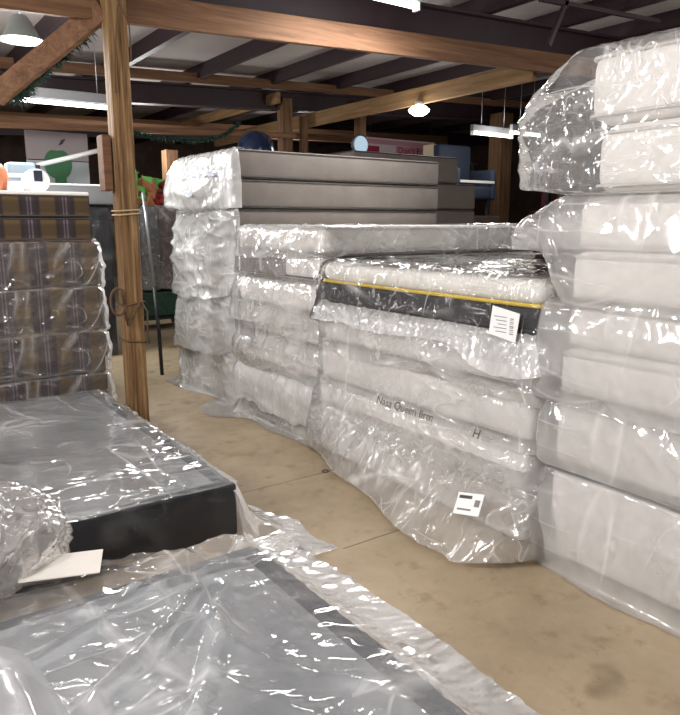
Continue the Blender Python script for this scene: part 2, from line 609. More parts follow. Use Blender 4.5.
M['film_fold'] = film('smooth_milky_polythene', .55, .2, (.62, .63, .66), gloss=.25, bump=.08, bscale=2, var=.05, crease=.05, facet=.02)
M['film_plaid'] = film('dusty_clear_polythene', .07, .09, (.80, .77, .75), gloss=1.5, bump=.25, bscale=3.0, var=.05, crease=.4, facet=.04, fscale=9)


# ------------------------------------------------------------------ room
def struct(name, dims, mat):
    o = box(name, dims, mat)
    return tag(o, kind='structure')


struct('floor', (-6, 16, -4, 18, -.1, 0), M['floor'])
for d in ((1.6, 2.25, 2.236, 2.240), (1.5, 2.2, 3.05, 3.053)):
    struct('floor_joint', (d[0], d[1], d[2], d[3], -.002, .0008), M['joint'])
ROOF0, SLOPE = 3.24, .048


def roof_z(x):
    return ROOF0 + SLOPE * x


bm = bmesh.new()
vs = [bm.verts.new(v) for v in [(-6, -4, roof_z(-6)), (16, -4, roof_z(16)), (16, 18, roof_z(16)), (-6, 18, roof_z(-6)),
                                (-6, -4, roof_z(-6) + .1), (16, -4, roof_z(16) + .1), (16, 18, roof_z(16) + .1), (-6, 18, roof_z(-6) + .1)]]
for f in [(0, 1, 2, 3), (4, 5, 6, 7), (0, 1, 5, 4), (1, 2, 6, 5), (2, 3, 7, 6), (3, 0, 4, 7)]:
    bm.faces.new([vs[i] for i in f])
tag(link('ceiling', finish(bm, 'ceiling'), M['roof']), kind='structure')
for nm, d in (('wall_back', (-6, 16, 18, 18.1, 0, 4.1)), ('wall_front', (-6, 16, -4.1, -4, 0, 4.1)), ('wall_left', (-6.1, -6, -4, 18, 0, 4.1)), ('wall_right', (16, 16.1, -4, 18, 0, 4.1))):
    struct(nm, d, M['wall'])

# purlins under the roof, running down the aisle direction
k = 0
for x in np.arange(-1.6, 14, 1.12):
    z = roof_z(x)
    o = box('ceiling_purlin', (x - .035, x + .035, -3.9, 17.9, z - .17, z - .005), M['steel'])
    tag(o, kind='structure')
# steel rafters with flanges
for y in (4.86, 9.3, 13.6):
    bm = bmesh.new()
    z0, z1 = roof_z(-5) - .18, roof_z(15) - .18
    dep = .33 if y < 5 else .27
    add_bar(bm, (-5, y, z0 - .02), (15, y, z1 - .02), .18, .025)
    add_bar(bm, (-5, y, z0 - dep / 2), (15, y, z1 - dep / 2), .03, dep - .02)
    add_bar(bm, (-5, y, z0 - dep), (15, y, z1 - dep), .18, .025)
    tag(link('ceiling_rafter', finish(bm, 'ceiling_rafter'), M['steel']), kind='structure')


def lumber(name, a, b, w, h, mat, label, cat='beam'):
    o = bar(name, a, b, w, h, mat, bev=.004)
    return tag(o, kind='structure')


for a, b in (((4.98, 4.0, 2.86), (5.2, 4.0, 3.28)), ((4.84, 4.0, 3.2), (6.6, 4.0, 3.3))):
    tag(bar('ceiling_brace', a, b, .035, .035, M['steel']), kind='structure')
# wood beams (slope along with the roof)
lumber('ceiling_beam', (-3, 4.70, 2.55), (9, 4.70, 3.10), .05, .19, M['beam'], '')
lumber('ceiling_beam', (-3, 8.9, 2.98), (12, 8.9, 3.60), .05, .12, M['beam'], '')
lumber('ceiling_beam', (0, 12.5, 2.95), (12, 12.5, 3.3), .05, .25, M['beam'], '')
lumber('ceiling_beam', (-3, 11.2, 2.75), (9, 11.2, 3.0), .05, .12, M['beam'], '')
lumber('ceiling_beam', (5.9, 4.9, 2.92), (5.9, 12.5, 2.92), .05, .20, M['beam_y'], '')
lumber('ceiling_beam', (5.25, 8.95, 3.16), (5.25, 13.0, 3.16), .05, .15, M['beam_y'], '')

# ------------------------------------------------------------------ post with ropes
PX, PY = 1.505, 4.60
post = thing('wooden_post', 'weathered square wooden post rising beside the plaid stack to the roof beam', 'post', (PX, PY, 0))
box('post_shaft', (PX - .063, PX + .063, PY - .063, PY + .063, 0, 3.2), M['post'], post, bev=.008)


def wrap(name, z, r, mat, tilt=0.0, turns=1):
    e = .069
    pts = []
    for t in range(turns):
        for (dx, dy) in ((-e, -e), (0, -e - .002), (e, -e), (e + .002, 0), (e, e), (0, e), (-e, e), (-e - .002, 0)):
            pts.append((PX + dx, PY + dy, z + tilt * dx / e + t * r * 2.6))
    return tube(name, pts, r, mat, post, n=6, closed=(turns == 1))


wrap('rope_band', 1.45, .006, M['rope'], .005)
wrap('rope_band', 1.475, .006, M['rope'], .004)
wrap('rope_band', .86, .007, M['brown_rope'], .01)
wrap('rope_band', .60, .006, M['brown_rope'], -.01)
lp = [(PX - .07, PY - .07, .86)] + [(PX - .11 - .05 * math.sin(t), PY - .075, .88 + .09 * math.cos(t)) for t in np.linspace(-.6, 4.2, 14)] + [(PX - .06, PY - .075, .72), (PX + .03, PY - .078, .86)]
tube('rope_loop', lp, .009, M['brown_rope'], post, n=6)
tube('rope_tail', [(PX + .05, PY - .075, .86), (PX + .085, PY - .075, .8), (PX + .08, PY - .07, .7), (PX + .085, PY - .07, .58)], .006, M['brown_rope'], post, n=6)
tube('twine', [(PX - .07, PY - .07, 3.0), (PX - .02, PY - .072, 2.8), (PX + .07, PY - .072, 2.62), (PX + .072, PY - .07, 2.4)], .005, M['brown_rope'], post, n=6)
tube('twine', [(PX + .07, PY - .07, 2.95), (PX + .0, PY - .074, 2.7), (PX - .03, PY - .074, 2.45), (PX - .04, PY - .072, 2.2)], .004, M['brown_rope'], post, n=6)

tag(bar('wooden_brace', (PX - .05, PY + .05, 2.72), (PX - .62, PY + .62, 2.22), .05, .14, M['beam'], bev=.004), 'diagonal orange-brown brace running from the near post up under the beam', 'brace')
tag(box('wooden_plank', (PX - .13, PX - .075, PY - .02, PY + .10, 1.60, 1.95), M['beam'], bev=.004), 'short upright plank fixed against the side of the near post', 'plank')


# ------------------------------------------------------------------ film builders
def rounded(path, rads, ds):
    """open 2-D polyline with rounded corners, resampled every ds -> points, outward normals (left of travel), arc length"""
    pts = [np.array(p, float) for p in path]
    out = [pts[0]]
    for i in range(1, len(pts) - 1):
        r = rads[i]
        a, b, c = pts[i - 1], pts[i], pts[i + 1]
        da, dc = (a - b) / np.linalg.norm(a - b), (c - b) / np.linalg.norm(c - b)
        r = min(r, .45 * np.linalg.norm(a - b), .45 * np.linalg.norm(c - b))
        for t in np.linspace(0, 1, 7):
            out.append((1 - t) ** 2 * (b + da * r) + 2 * t * (1 - t) * b + t * t * (b + dc * r))
    out.append(pts[-1])
    P = np.array(out)
    seg = np.linalg.norm(np.diff(P, axis=0), axis=1)
    S = np.concatenate([[0], np.cumsum(seg)])
    n = int(S[-1] / ds) + 2
    s = np.linspace(0, S[-1], n)
    Q = np.stack([np.interp(s, S, P[:, 0]), np.interp(s, S, P[:, 1])], 1)
    T = np.gradient(Q, axis=0)
    T /= np.linalg.norm(T, axis=1)[:, None]
    Nn = np.stack([-T[:, 1], T[:, 0]], 1)
    for _ in range(3):
        Nn[1:-1] = (Nn[:-2] + Nn[1:-1] + Nn[2:]) / 3
    Nn /= np.linalg.norm(Nn, axis=1)[:, None]
    return Q, Nn, s


def smooth_t(A, n=2):
    for _ in range(n):
        A[:, 1:-1] = (A[:, :-2] + 2 * A[:, 1:-1] + A[:, 2:]) / 4
    return A


def bag_ring(name, parent, mat, path, rads, zt, zb, inset=.1, gap=.012, bulge=.02, drop=.05, flare=.03, amp=.02,
             seed=1, freq=7.0, ds=.012, bias=None, cover=.45, hem=.35, topgap=.012, spread=1.6, sharp=1.0, layers=7, fan=None):
    """film round the sides of a mattress: over the top rim, down the face, past the bottom edge to a ragged hem.
    zt, zb, gap, bulge, drop, flare and amp are numbers or functions of (x, y, s)."""
    Q, Nn, s = rounded(path, rads, ds)
    g = lambda f: np.broadcast_to(np.asarray(f(Q[:, 0], Q[:, 1], s) if callable(f) else f, float), s.shape)
    zt, zb, gap, bulge, drop, flare, amp, inset = map(g, (zt, zb, gap, bulge, drop, flare, amp, inset))
    bl = bulge * (.35 + 1.1 * vnoise(s * 2.3, 0 * s, seed + 3))
    dr = drop * (1 - hem + 2 * hem * vnoise(s * 5.0, 0 * s + 3, seed + 4)) + drop * .25 * (vnoise(s * 19, 0 * s, seed) - .5)
    fl = flare * (.4 + 1.2 * vnoise(s * 3.1, 0 * s + 9, seed + 6))
    h = zt - zb
    ctr = [(-inset, zt + topgap), (-.3 * inset, zt + topgap), (gap, zt - .015), (gap + bl * .7, zt - .33 * h), (gap + bl, zb + .35 * h),
           (gap + bl * .8 + fl * .2, zb), (gap + bl * .5 + fl * .6, zb - dr * .5), (gap + fl, zb - dr)]
    lens = [np.zeros_like(s)]
    for (o0, z0), (o1, z1) in zip(ctr[:-1], ctr[1:]):
        lens.append(lens[-1] + np.hypot(o1 - o0, z1 - z0))
    mean = np.array([l.mean() for l in lens])
    nt = int(mean[-1] / ds) + 3
    tt = np.linspace(0, mean[-1], nt)
    O = np.zeros((len(s), nt)); Z = np.zeros((len(s), nt))
    for j, t in enumerate(tt):
        k = min(max(np.searchsorted(mean, t) - 1, 0), len(ctr) - 2)
        w = (t - mean[k]) / (mean[k + 1] - mean[k] + 1e-9)
        O[:, j] = ctr[k][0] * (1 - w) + ctr[k + 1][0] * w
        Z[:, j] = ctr[k][1] * (1 - w) + ctr[k + 1][1] * w
    smooth_t(O, 3); smooth_t(Z, 3)
    U, V = np.meshgrid(s, tt, indexing='ij')
    c = crumple(U, V, seed, freq, layers, bias, spread, cover=cover, sharp=sharp)
    rim = sm(V, 0, mean[2])           # 0 on the top, 1 on the face
    A = amp[:, None] * np.ones_like(V)
    O = O + A * c * rim
    Z = Z + A * c * (1 - rim) * .8
    if fan is not None:
        O = O + g(fan)[:, None] * 1.0 * np.clip((V - mean[2]) / (mean[-1] - mean[2]), 0, 1)
    low = Z < .004
    O = np.where(low, O + (.004 - Z) * .8, O)
    Z = np.where(low, .004 + .25 * A * c, Z)
    P = np.stack([Q[:, None, 0] + Nn[:, None, 0] * O, Q[:, None, 1] + Nn[:, None, 1] * O, Z], -1)
    return grid_mesh(name, P, mat, parent)


def top_sheet(name, parent, mat, x0, x1, y0, y1, z, amp, seed, freq=5.0, ds=.014, bias=None, cover=.45, edge=0.0, spread=1.6):
    nx, ny = int((x1 - x0) / ds) + 2, int((y1 - y0) / ds) + 2
    X, Y = np.meshgrid(np.linspace(x0, x1, nx), np.linspace(y0, y1, ny), indexing='ij')
    c = crumple(X, Y, seed, freq, 7, bias, spread, cover=cover)
    Z = z + amp * c
    if edge:
        d = np.minimum(np.minimum(X - x0, x1 - X), np.minimum(Y - y0, y1 - Y))
        Z -= edge * (1 - sm(d, 0, .06))
    return grid_mesh(name, np.stack([X, Y, Z], -1), mat, parent)


def soft_box(name, d, mat, parent, r=.045, puff=.0, seg=4):
    x0, x1, y0, y1, z0, z1 = d
    bm = bmesh.new()
    add_box(bm, *d, bev=min(r, .45 * (z1 - z0)), seg=seg)
    o = link(name, finish(bm, name), mat, parent, smooth=True)
    return o


def piping(name, d, z, mat, parent, r=.008, rc=.05, out=.0):
    x0, x1, y0, y1 = d[:4]
    pts = []
    for (cx, cy, a0) in ((x1 - rc, y1 - rc, 0), (x0 + rc, y1 - rc, 90), (x0 + rc, y0 + rc, 180), (x1 - rc, y0 + rc, 270)):
        for k in range(6):
            a = math.radians(a0 + 90 * k / 5)
            pts.append((cx + (rc + out) * math.cos(a), cy + (rc + out) * math.sin(a), z))
    return tube(name, pts, r, mat, parent, n=6, closed=True)


FACE = 2.27      # the aisle-side plane of the stacks
ORD = ['topmost', 'second', 'third', 'fourth', 'fifth', 'sixth', 'seventh', 'eighth', 'ninth', 'tenth']


def mattress(name, label, d, group, body='white_cover', pip='pale_piping', r=.04, pipes=True):
    x0, x1, y0, y1, z0, z1 = d
    t = thing(name, label, 'mattress', ((x0 + x1) / 2, (y0 + y1) / 2, z0), group)
    soft_box('mattress_body', d, M[body], t, r=r)
    if pipes:
        piping('piping', d, z1 - r * .45, M[pip], t, r=.007, out=-.004)
        piping('piping', d, z0 + r * .45, M[pip], t, r=.007, out=-.004)
    return t


# ---- far tall stack: nine full mattresses, taupe borders toward the camera, white film on the aisle end
G1 = 'mattresses in the tallest stack at the far end of the aisle'
S1 = dict(x0=2.33, x1=4.36, y0=4.62, y1=5.70)
h = 1.925 / 9
rs = random.Random(4)
got = []
for i in range(9):
    z1 = 1.925 - i * h
    z0 = z1 - h + .004
    dx, dy = rs.uniform(-.012, .012), rs.uniform(-.012, .012)
    d = (S1['x0'] + dx, S1['x1'] + dx, S1['y0'] + dy, S1['y1'] + dy, z0, z1)
    lab = ('topmost taupe-sided mattress of the tallest stack, at the far end of the aisle' if i == 0 else
           'lowest mattress of the tallest far stack, its film trailing on the floor' if i == 8 else
           '%s mattress from the top of the tallest stack at the far aisle end' % ORD[i])
    got.append((mattress('mattress', lab, d, G1, 'taupe' if i < 3 else 'white_cover', 'dark_piping', r=.03), d))
# bags that hold two or three of them: (upper, lower, bulge, drop, flare)
for (a, b, bu, dr, fl) in ((0, 1, .13, .04, -.03), (2, 4, .04, .06, .06), (5, 6, .06, .08, .06), (7, 8, .03, .0, .10)):
    t = got[a][0]
    x0 = min(g[1][0] for g in got[a:b + 1]); y0 = min(g[1][2] for g in got[a:b + 1]); y1 = max(g[1][3] for g in got[a:b + 1])
    z1, z0 = got[a][1][5], got[b][1][4]
    bag_ring('plastic_bag', t, M['film_white' if a == 0 else 'film_ends'], [(x0 + .02, y0 - .012), (x0 - .01, y0 - .012), (x0 - .01, y1 + .02), (x0 + .8, y1 + .02)], [0, .015, .06, 0], z1, z0,
             bulge=lambda x, y, s, q=bu: q * (.25 + .75 * sm(y, 4.75, 5.5)), drop=lambda x, y, s, q=dr: q * sm(y, 4.6, 5.0), flare=lambda x, y, s, q=fl: q * sm(y, 4.65, 5.1),
             amp=lambda x, y, s: .008 + .035 * sm(y, 4.62, 4.9), gap=.012, seed=100 + a, freq=5.0, ds=.014)
    if a == 0:
        for (ya, yb, za) in ((5.36, 5.30, 1.735), (5.24, 5.16, 1.742), (5.12, 5.09, 1.733), (5.04, 4.97, 1.74), (4.92, 4.80, 1.735), (5.20, 5.12, 1.60)):
            k_ = sm(np.array(ya), 4.75, 5.5) * .75 + .25
            xx = x0 - .035 - .13 * float(k_) * .9
            box('bag_print', (xx - .001, xx + .001, yb, ya, za, za + .025), M['blue_ink'], t)

# ---- second stack: full mattresses under white covers
G2 = 'mattresses in the stack between the tallest one and the yellow-piped one'
lv2 = [1.375, 1.205, 1.035, .83, .625, .415, .205, 0]
for i in range(7):
    z1, z0 = lv2[i], lv2[i + 1] + .004
    dx, dy = rs.uniform(-.015, .015), rs.uniform(-.015, .015)
    d = (2.30 + dx, 4.31 + dx, 3.47 + dy, 4.56 + dy * .3, z0, z1)
    lab = ('topmost white mattress of the middle-height stack between the tallest and the yellow-piped ones' if i == 0 else
           'second mattress of the middle-height stack, grey striped panel on its end' if i == 1 else
           'lowest mattress of the middle-height stack, film bunched on the floor' if i == 6 else
           '%s mattress from the top of the middle-height stack' % ORD[i])
    t = mattress('mattress', lab, d, G2, 'taupe' if i == 6 else 'white_cover', 'dark_piping' if i in (1, 5) else 'pale_piping')
    x0, x1, y0, y1 = d[:4]
    if i == 1:
        for (a, b) in ((3.86, 4.18), (4.22, 4.50)):
            box('end_panel', (x0 - .006, x0 + .02, a, b, z0 + .015, z1 - .02), M['panel_grey'], t, bev=.004)
    par = {0: (.03, .04, .03, 'film_milky'), 1: (.02, .0, .015, 'film'), 2: (.05, .12, .06, 'film_milky'), 3: (.04, .10, .05, 'film_milky'), 4: (.06, .04, .03, 'film_milky'), 5: (.05, .10, .05, 'film_white'), 6: (.03, .06, .22, 'film_milky')}[i]
    bag_ring('plastic_bag', t, M[par[3]], [(x0 + 1.9, y0 - .005), (x0, y0 - .005), (x0, y1 + .01), (x0 + .3, y1 + .01)], [0, .04, .05, 0], z1, z0,
             bulge=lambda x, y, s, b=par[0]: b * sm(-x, -2.5, -2.3), drop=lambda x, y, s, b=par[1]: b * sm(-x, -2.5, -2.3), flare=par[2] if i < 6 else (lambda x, y, s: .04 + .2 * sm(y, 4.2, 4.45) * sm(-x, -2.5, -2.3)),
             amp=.028, seed=200 + i, freq=6.5, ds=.015)
    if i == 0:
        top_sheet('plastic_bag', t, M['film'], x0 + .02, x1 - .02, y0 + .03, y1 - .03, z1 + .006, .014, 260, 5, ds=.03)

# ---- third stack: queen mattresses, pillow-top with charcoal border and yellow piping on top
G3 = 'queen mattresses in the stack topped by yellow piping'
Y0, Y1 = 1.785, 3.42
zs = [1.17, .925, .69, .46, .23, 0]
for i in range(5):
    z1, z0 = zs[i], zs[i + 1] + .004
    if i == 0:
        d = (2.27, 4.30, Y0, Y1 - .02, z0, z1)
        t = thing('pillow_top_mattress', 'white pillow-top mattress with charcoal border and yellow piping on the waist-high stack', 'mattress', ((d[0] + d[1]) / 2, (Y0 + Y1) / 2, z0), G3)
        soft_box('mattress_border', (d[0] + .004, d[1] - .004, d[2] + .004, d[3] - .004, z0, z0 + .135), M['charcoal'], t, r=.03)
        soft_box('pillow_top', (d[0], d[1], d[2], d[3], z0 + .125, z1), M['white_top'], t, r=.055, seg=5)
        piping('piping', d, z0 + .13, M['yellow'], t, r=.0095, out=.003)['label'] = 'yellow piping'
        piping('piping', d, z0 + .02, M['dark_piping'], t, r=.007, out=-.004)
        x0, x1, y0, y1 = d[:4]
        pb = bag_ring('plastic_bag', t, M['film_band'], [(x0 + .6, y0 - .01), (x0 - .005, y0 - .01), (x0 - .005, y1 + .01), (x0 + .5, y1 + .01)], [0, .05, .05, 0], z1, z0,
                      bulge=.02, drop=.11, flare=.07, amp=.028, seed=300, freq=8, ds=.011, bias=.25, spread=1.9)
        top_sheet('plastic_bag', t, M['film'], x0 + .03, x1 - .03, y0 + .03, y1 - .03, z1 + .004, .02, 361, 6, ds=.018)
        bag_ring('bag_hem', t, M['film_white'], [(x0 + .3, y0 - .03), (x0 - .02, y0 - .03), (x0 - .02, y1 + .01), (x0 + .2, y1 + .01)], [0, .05, .05, 0], .935, .86,
                 gap=.01, bulge=.02, drop=lambda x, y, s: .03 + .07 * sm(-y, -2.3, -1.85), flare=.035, amp=.035, seed=333, freq=11, ds=.009, inset=.0, hem=.9, topgap=.0, bias=0.1, spread=1.0)
        # paper tag with a bar code, tucked in the bag
        import_y = 1.86
        lb = box('paper_label', (x0 - .062, x0 - .060, 1.85, 2.0, .915, 1.04), M['paper'], pb, rot=Matrix.Rotation(math.radians(8), 4, 'X'))
        lb['label'] = 'white paper tag with bar code'
        for k in range(9):
            w = [.004, .002, .003, .002, .005, .002, .003, .002, .004][k]
            a = 1.005 - k * .008
            box('bar_code', (x0 - .0635, x0 - .0625, 1.872, 1.892, a - w, a), M['grey_ink'], t)
        for k in range(5):
            box('print_line', (x0 - .0635, x0 - .0625, 1.91, 1.98 - .012 * (k % 3), 1.005 - k * .016, 1.008 - k * .016), M['grey_ink'], t)
    else:
        dx = (0, 0, -.02, -.035, -.03)[i]
        d = (2.29 + dx, 4.31 + dx, Y0 + .02, Y1, z0, z1)
        lab = {1: 'white mattress directly under the yellow-piped pillow-top mattress', 2: 'white mattress two below the yellow-piped pillow top, handwriting along its end',
               3: 'second lowest white mattress of the stack under the yellow-piped pillow top', 4: 'lowest mattress under the yellow-piped stack, film fanned across the floor'}[i]
        t = mattress('mattress', lab, d, G3, 'white_cover', 'pale_piping')
        x0, x1, y0, y1 = d[:4]
        if i < 4:
            bag_ring('plastic_bag', t, M['film_milky'], [(x0 + .3, y0 - .01), (x0, y0 - .01), (x0, y1 + .01), (x0 + .4, y1 + .01)], [0, .05, .05, 0], z1, z0,
                     bulge=(.02, .035, .03, .05)[i], drop=(.0, .05, .03, .13)[i], flare=(0, .03, .03, .06)[i], amp=(0, .022, .014, .03)[i], seed=303 + i, freq=(0, 5, 4, 7)[i], ds=.012, bias=.35, spread=1.4)
        else:
            fan = lambda x, y, s: (.03 + .31 * np.clip((3.35 - y) / 1.3, 0, 1) + .02 * np.sin(y * 9)) * sm(-x, -x0 - .1, -x0) * (.35 + .65 * sm(y, 1.76, 1.86))
            bag_ring('plastic_bag', t, M['film_milky'], [(x0 + .3, y0 - .05), (x0, y0 - .05), (x0, y1 + .01), (x0 + .4, y1 + .01)], [0, .08, .05, 0], z1 + .10, z0 + .02,
                     gap=.05, bulge=.03, drop=0, flare=0, amp=.04, seed=309, freq=6.0, ds=.010, inset=.03, fan=fan)
        if i == 2:
            # handwriting on the end of the bag: runs toward -Y, reads from the aisle
            R = Matrix(((0, 0, -1, 0), (-1, 0, 0, 0), (0, 1, 0, 0), (0, 0, 0, 1)))
            text_mesh('handwriting', 'Nasa Queen firm', .062, Matrix.Translation((x0 - .108, 2.73, z0 + .0)) @ R, M['pen'], t, shear=.35)
            text_mesh('handwriting', 'H', .062, Matrix.Translation((x0 - .108, 2.04, z0 - .005)) @ R, M['pen'], t, shear=.35)
        if i == 4:
            # small printed sticker on the fanned-out film
            Ry = Matrix.Rotation(math.radians(38), 4, 'Y') @ Matrix.Rotation(math.radians(-14), 4, 'X')
            C0 = Vector((1.985, 1.875, .24))

            def stuck(name, y0_, y1_, z0_, z1_, mat, par, lift):
                bm = bmesh.new()
                add_box(bm, -.001 - lift, .001 - lift, y0_, y1_, z0_, z1_)
                bmesh.ops.transform(bm, matrix=Matrix.Translation(C0) @ Ry, verts=bm.verts[:])
                return link(name, finish(bm, name), mat, par)
            lb = stuck('paper_label', -.065, .065, -.048, .048, M['paper'], t, 0)
            stuck('label_print', -.01, .055, .022, .036, M['ink'], lb, .0015)
            stuck('label_print', -.02, .05, -.03, -.022, M['grey_ink'], lb, .0015)
            stuck('label_print', -.055, -.03, -.01, .02, M['grey_ink'], lb, .0015)

# ---- near tall stack, cut by the edge of the photograph: eight bagged queens
G4 = 'bagged mattresses in the tall stack nearest the camera'
lv4 = [2.02, 1.75, 1.495, 1.29, 1.09, .905, .712, .42, 0]
labs4 = ['topmost white mattress of the tall stack nearest the camera, bag end hanging out', 'second white mattress from the top of the near tall stack, rounded lower edge',
         'third mattress of the near tall stack, bag end drooping over the yellow-piped mattress', 'fourth mattress from the top of the near tall stack',
         'fifth mattress from the top of the near tall stack', 'sixth mattress from the top of the near tall stack',
         'seventh mattress of the near tall stack, above the dark zigzag gap', 'thick lowest mattress of the near tall stack, film reaching the floor']
def tail_path(x0, y0, y1, tail):
    if tail > .2:
        return [(x0 + 1.0, y0 - .02), (x0 - .01, y0 - .02), (x0 - .01, y1), (x0 + .05, y1 + tail), (x0 + .13, y1 + tail), (x0 + .42, y1 + .03), (x0 + .9, y1 + .03)], [0, .06, .1, .04, .04, .1, 0]
    return [(x0 + 1.0, y0 - .02), (x0 - .01, y0 - .02), (x0 - .01, y1 + tail), (x0 + .5, y1 + .02)], [0, .06, .08, 0]


things4 = []
for i in range(8):
    z1, z0 = lv4[i], lv4[i + 1] + .004
    dx = (.03, .01, .02, .01, .02, 0, .01, 0)[i]
    ye = (1.66, 1.60, 1.66, 1.67, 1.68, 1.69, 1.70, 1.70)[i]
    d = (FACE + dx, FACE + 2.03 + dx, ye - 1.52, ye, z0, z1)
    t = mattress('mattress', labs4[i], d, G4, 'white_cover', 'dark_piping' if i == 7 else 'pale_piping', r=.07 if i < 2 else .05)
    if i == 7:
        piping('piping', d, z1 + .002, M['black'], t, r=.014, out=.004)  # black tube painting in the shaded gap below the seventh mattress, no real piping
    things4.append((t, d))
# one bag often holds two mattresses: (upper, lower, tail, material, bulge, drop, flare, amp, freq, bias)
for (a, b, tail, mat, bl, dr, fl, am, fq, bi, spd) in ((0, 1, .27, 'film', .02, .0, -.03, .030, 4.5, .35, 1.6), (2, 3, .30, 'film_taut', .03, .01, .03, .022, 3.2, .75, 1.1),
                                             (4, 5, .10, 'film_taut', .03, .02, .03, .022, 3.4, .8, 1.2), (6, 6, .05, 'film_taut', .03, .0, .02, .025, 3.6, .8, 1.2), (7, 7, .03, 'film_taut', .03, .0, .07, .022, 3.2, .7, 1.4)):
    t, d = things4[a]
    x0, y1 = min(d[0], things4[b][1][0]), max(d[3], things4[b][1][3])
    x1, y0 = d[1], min(d[2], things4[b][1][2])
    z1, z0 = d[5], things4[b][1][4]
    path, rads = tail_path(x0 - .01, y0, y1, tail)
    if tail > .2:
        dz1 = .12 if a == 0 else .52
        ztf = lambda x, y, s, z=z1, y1=y1, tl=tail, q=(.13 if a == 0 else .10): z - q * sm(y, y1, y1 + tl)
        zbf = lambda x, y, s, z=z0, y1=y1, tl=tail, q=(.03 if a == 0 else .20), e=(tail if a == 0 else .13): z + q * sm(y, y1 - .03, y1 + e)
        bag_ring('plastic_bag', t, M[mat], path, rads, ztf, zbf, inset=lambda x, y, s, y1=y1: .12 - .09 * sm(y, y1 - .02, y1 + .1), bulge=bl, drop=dr, flare=fl,
                 amp=lambda x, y, s, q=am, y1=y1: q * (1 + 1.0 * sm(y, y1 - .1, y1 + .1)), seed=400 + a, freq=fq, ds=.010, bias=bi, spread=spd, cover=.38)
    else:
        bag_ring('plastic_bag', t, M[mat], path, rads, z1, z0, bulge=bl, drop=dr, flare=fl, amp=am, seed=420 + a, freq=fq, ds=.011, bias=bi, spread=spd, cover=.38)
    if a == 0:
        top_sheet('plastic_bag', t, M['film'], x0 + .05, x1 - .05, y0 + .05, y1 - .03, z1 + .006, .02, 470, 5, ds=.03)

# ------------------------------------------------------------------ plaid stack behind the post
GP = 'brown plaid box springs stacked behind the wooden post'
lvp = [1.58, 1.43, 1.276, .959, .643, .333, .004]
lp_ = ['topmost unwrapped brown plaid box spring of the plaid stack', 'second unwrapped brown plaid box spring of the plaid stack', 'thick plaid mattress in clear bag just under the unwrapped plaid ones',
       'thick bagged plaid mattress in the middle of the plaid stack', 'second lowest bagged plaid mattress, its film puckered and shiny', 'lowest bagged plaid mattress behind the grey box spring']
for i in range(6):
    z1, z0 = lvp[i], lvp[i + 1] + .004
    xr = (1.375, 1.385, 1.40, 1.405, 1.41, 1.42)[i]
    d = (xr - 1.9, xr, 4.95 + .01 * (i % 2), 6.3, z0, z1)
    t = thing('plaid_box_spring' if i < 2 else 'plaid_mattress', lp_[i], 'box spring' if i < 2 else 'mattress', ((d[0] + d[1]) / 2, 5.6, z0), GP)
    soft_box('mattress_body', d, M['plaid'], t, r=.02)
    if i == 0:
        soft_box('top_panel', (d[0] + .005, d[1] - .005, d[2] - .004, d[3] - .005, z1 - .004, z1 + .022), M['white_cover'], t, r=.01)['label'] = 'cream top panel'
    piping('piping', d, z0 + .008, M['dark_piping'], t, r=.007, rc=.03, out=-.002)
    piping('piping', d, z1 - .008, M['dark_piping'], t, r=.007, rc=.03, out=-.002)
    if i >= 2:
        # travel: from the far end of the -Y face, along it to +X, then back along the +X side; normals on the right, so run it mirrored
        x0, x1, y0, y1 = d[:4]
        path = [(x1 - .02, y1 - .4), (x1 + .015, y1 - .5), (x1 + .015, y0 - .010), (x0 + .4, y0 - .010)]
        path = path[::-1]
        Q = [(p[0], -p[1]) for p in path]
        # mirrored in Y so that the film builder's outward side is correct, then flipped back
        o = bag_ring('plastic_bag', None, M['film_plaid'], Q, [0, .05, .05, 0], z1, z0, bulge=lambda x, y, s: .012 + .015 * sm(x, 1.3, 1.42), drop=.02, flare=.012, amp=.035, seed=500 + i, freq=4.0, ds=.012, bias=1.1, spread=.9, cover=.36)
        me = o.data
        me.transform(Matrix.Translation(o.location))
        me.transform(Matrix.Scale(-1, 4, (0, 1, 0)))
        me.transform(Matrix.Translation(-t.location))
        o.location = (0, 0, 0)
        o.parent = t

# ------------------------------------------------------------------ near box springs on the floor
A = (-.22, 1.285, 2.62, 4.74, .004, .25)
ta = thing('box_spring', 'black-sided box spring with grey top lying before the plaid stack', 'box spring', ((A[0] + A[1]) / 2, (A[2] + A[3]) / 2, 0))
soft_box('side_panel', A, M['black_fabric'], ta, r=.014)
box('top_border', (A[0] + .006, A[1] - .006, A[2] + .006, A[3] - .006, .244, .2525), M['slate_edge'], ta, bev=.003)
box('top_cloth', (A[0] + .06, A[1] - .085, A[2] + .05, A[3] - .06, .25, .2555), M['grey_panel'], ta, bev=.002)
top_sheet('plastic_bag', ta, M['film_box'], A[0] - .005, A[1] + .006, A[2] - .006, A[3] + .005, .259, .016, 611, 3.6, ds=.010, bias=.9, spread=2.6, edge=.006, cover=.4)
o = bag_ring('plastic_bag', ta, M['film_tight'], [(A[1] + .0, A[2] - .006), (A[0], A[2] - .006), (A[0] - .005, A[3])], [0, .02, 0], .252, .02, inset=.01, gap=.004, bulge=.012, drop=.0, flare=.01, amp=.010, seed=620, freq=4.5, ds=.010, bias=.8, spread=.6, topgap=.008)


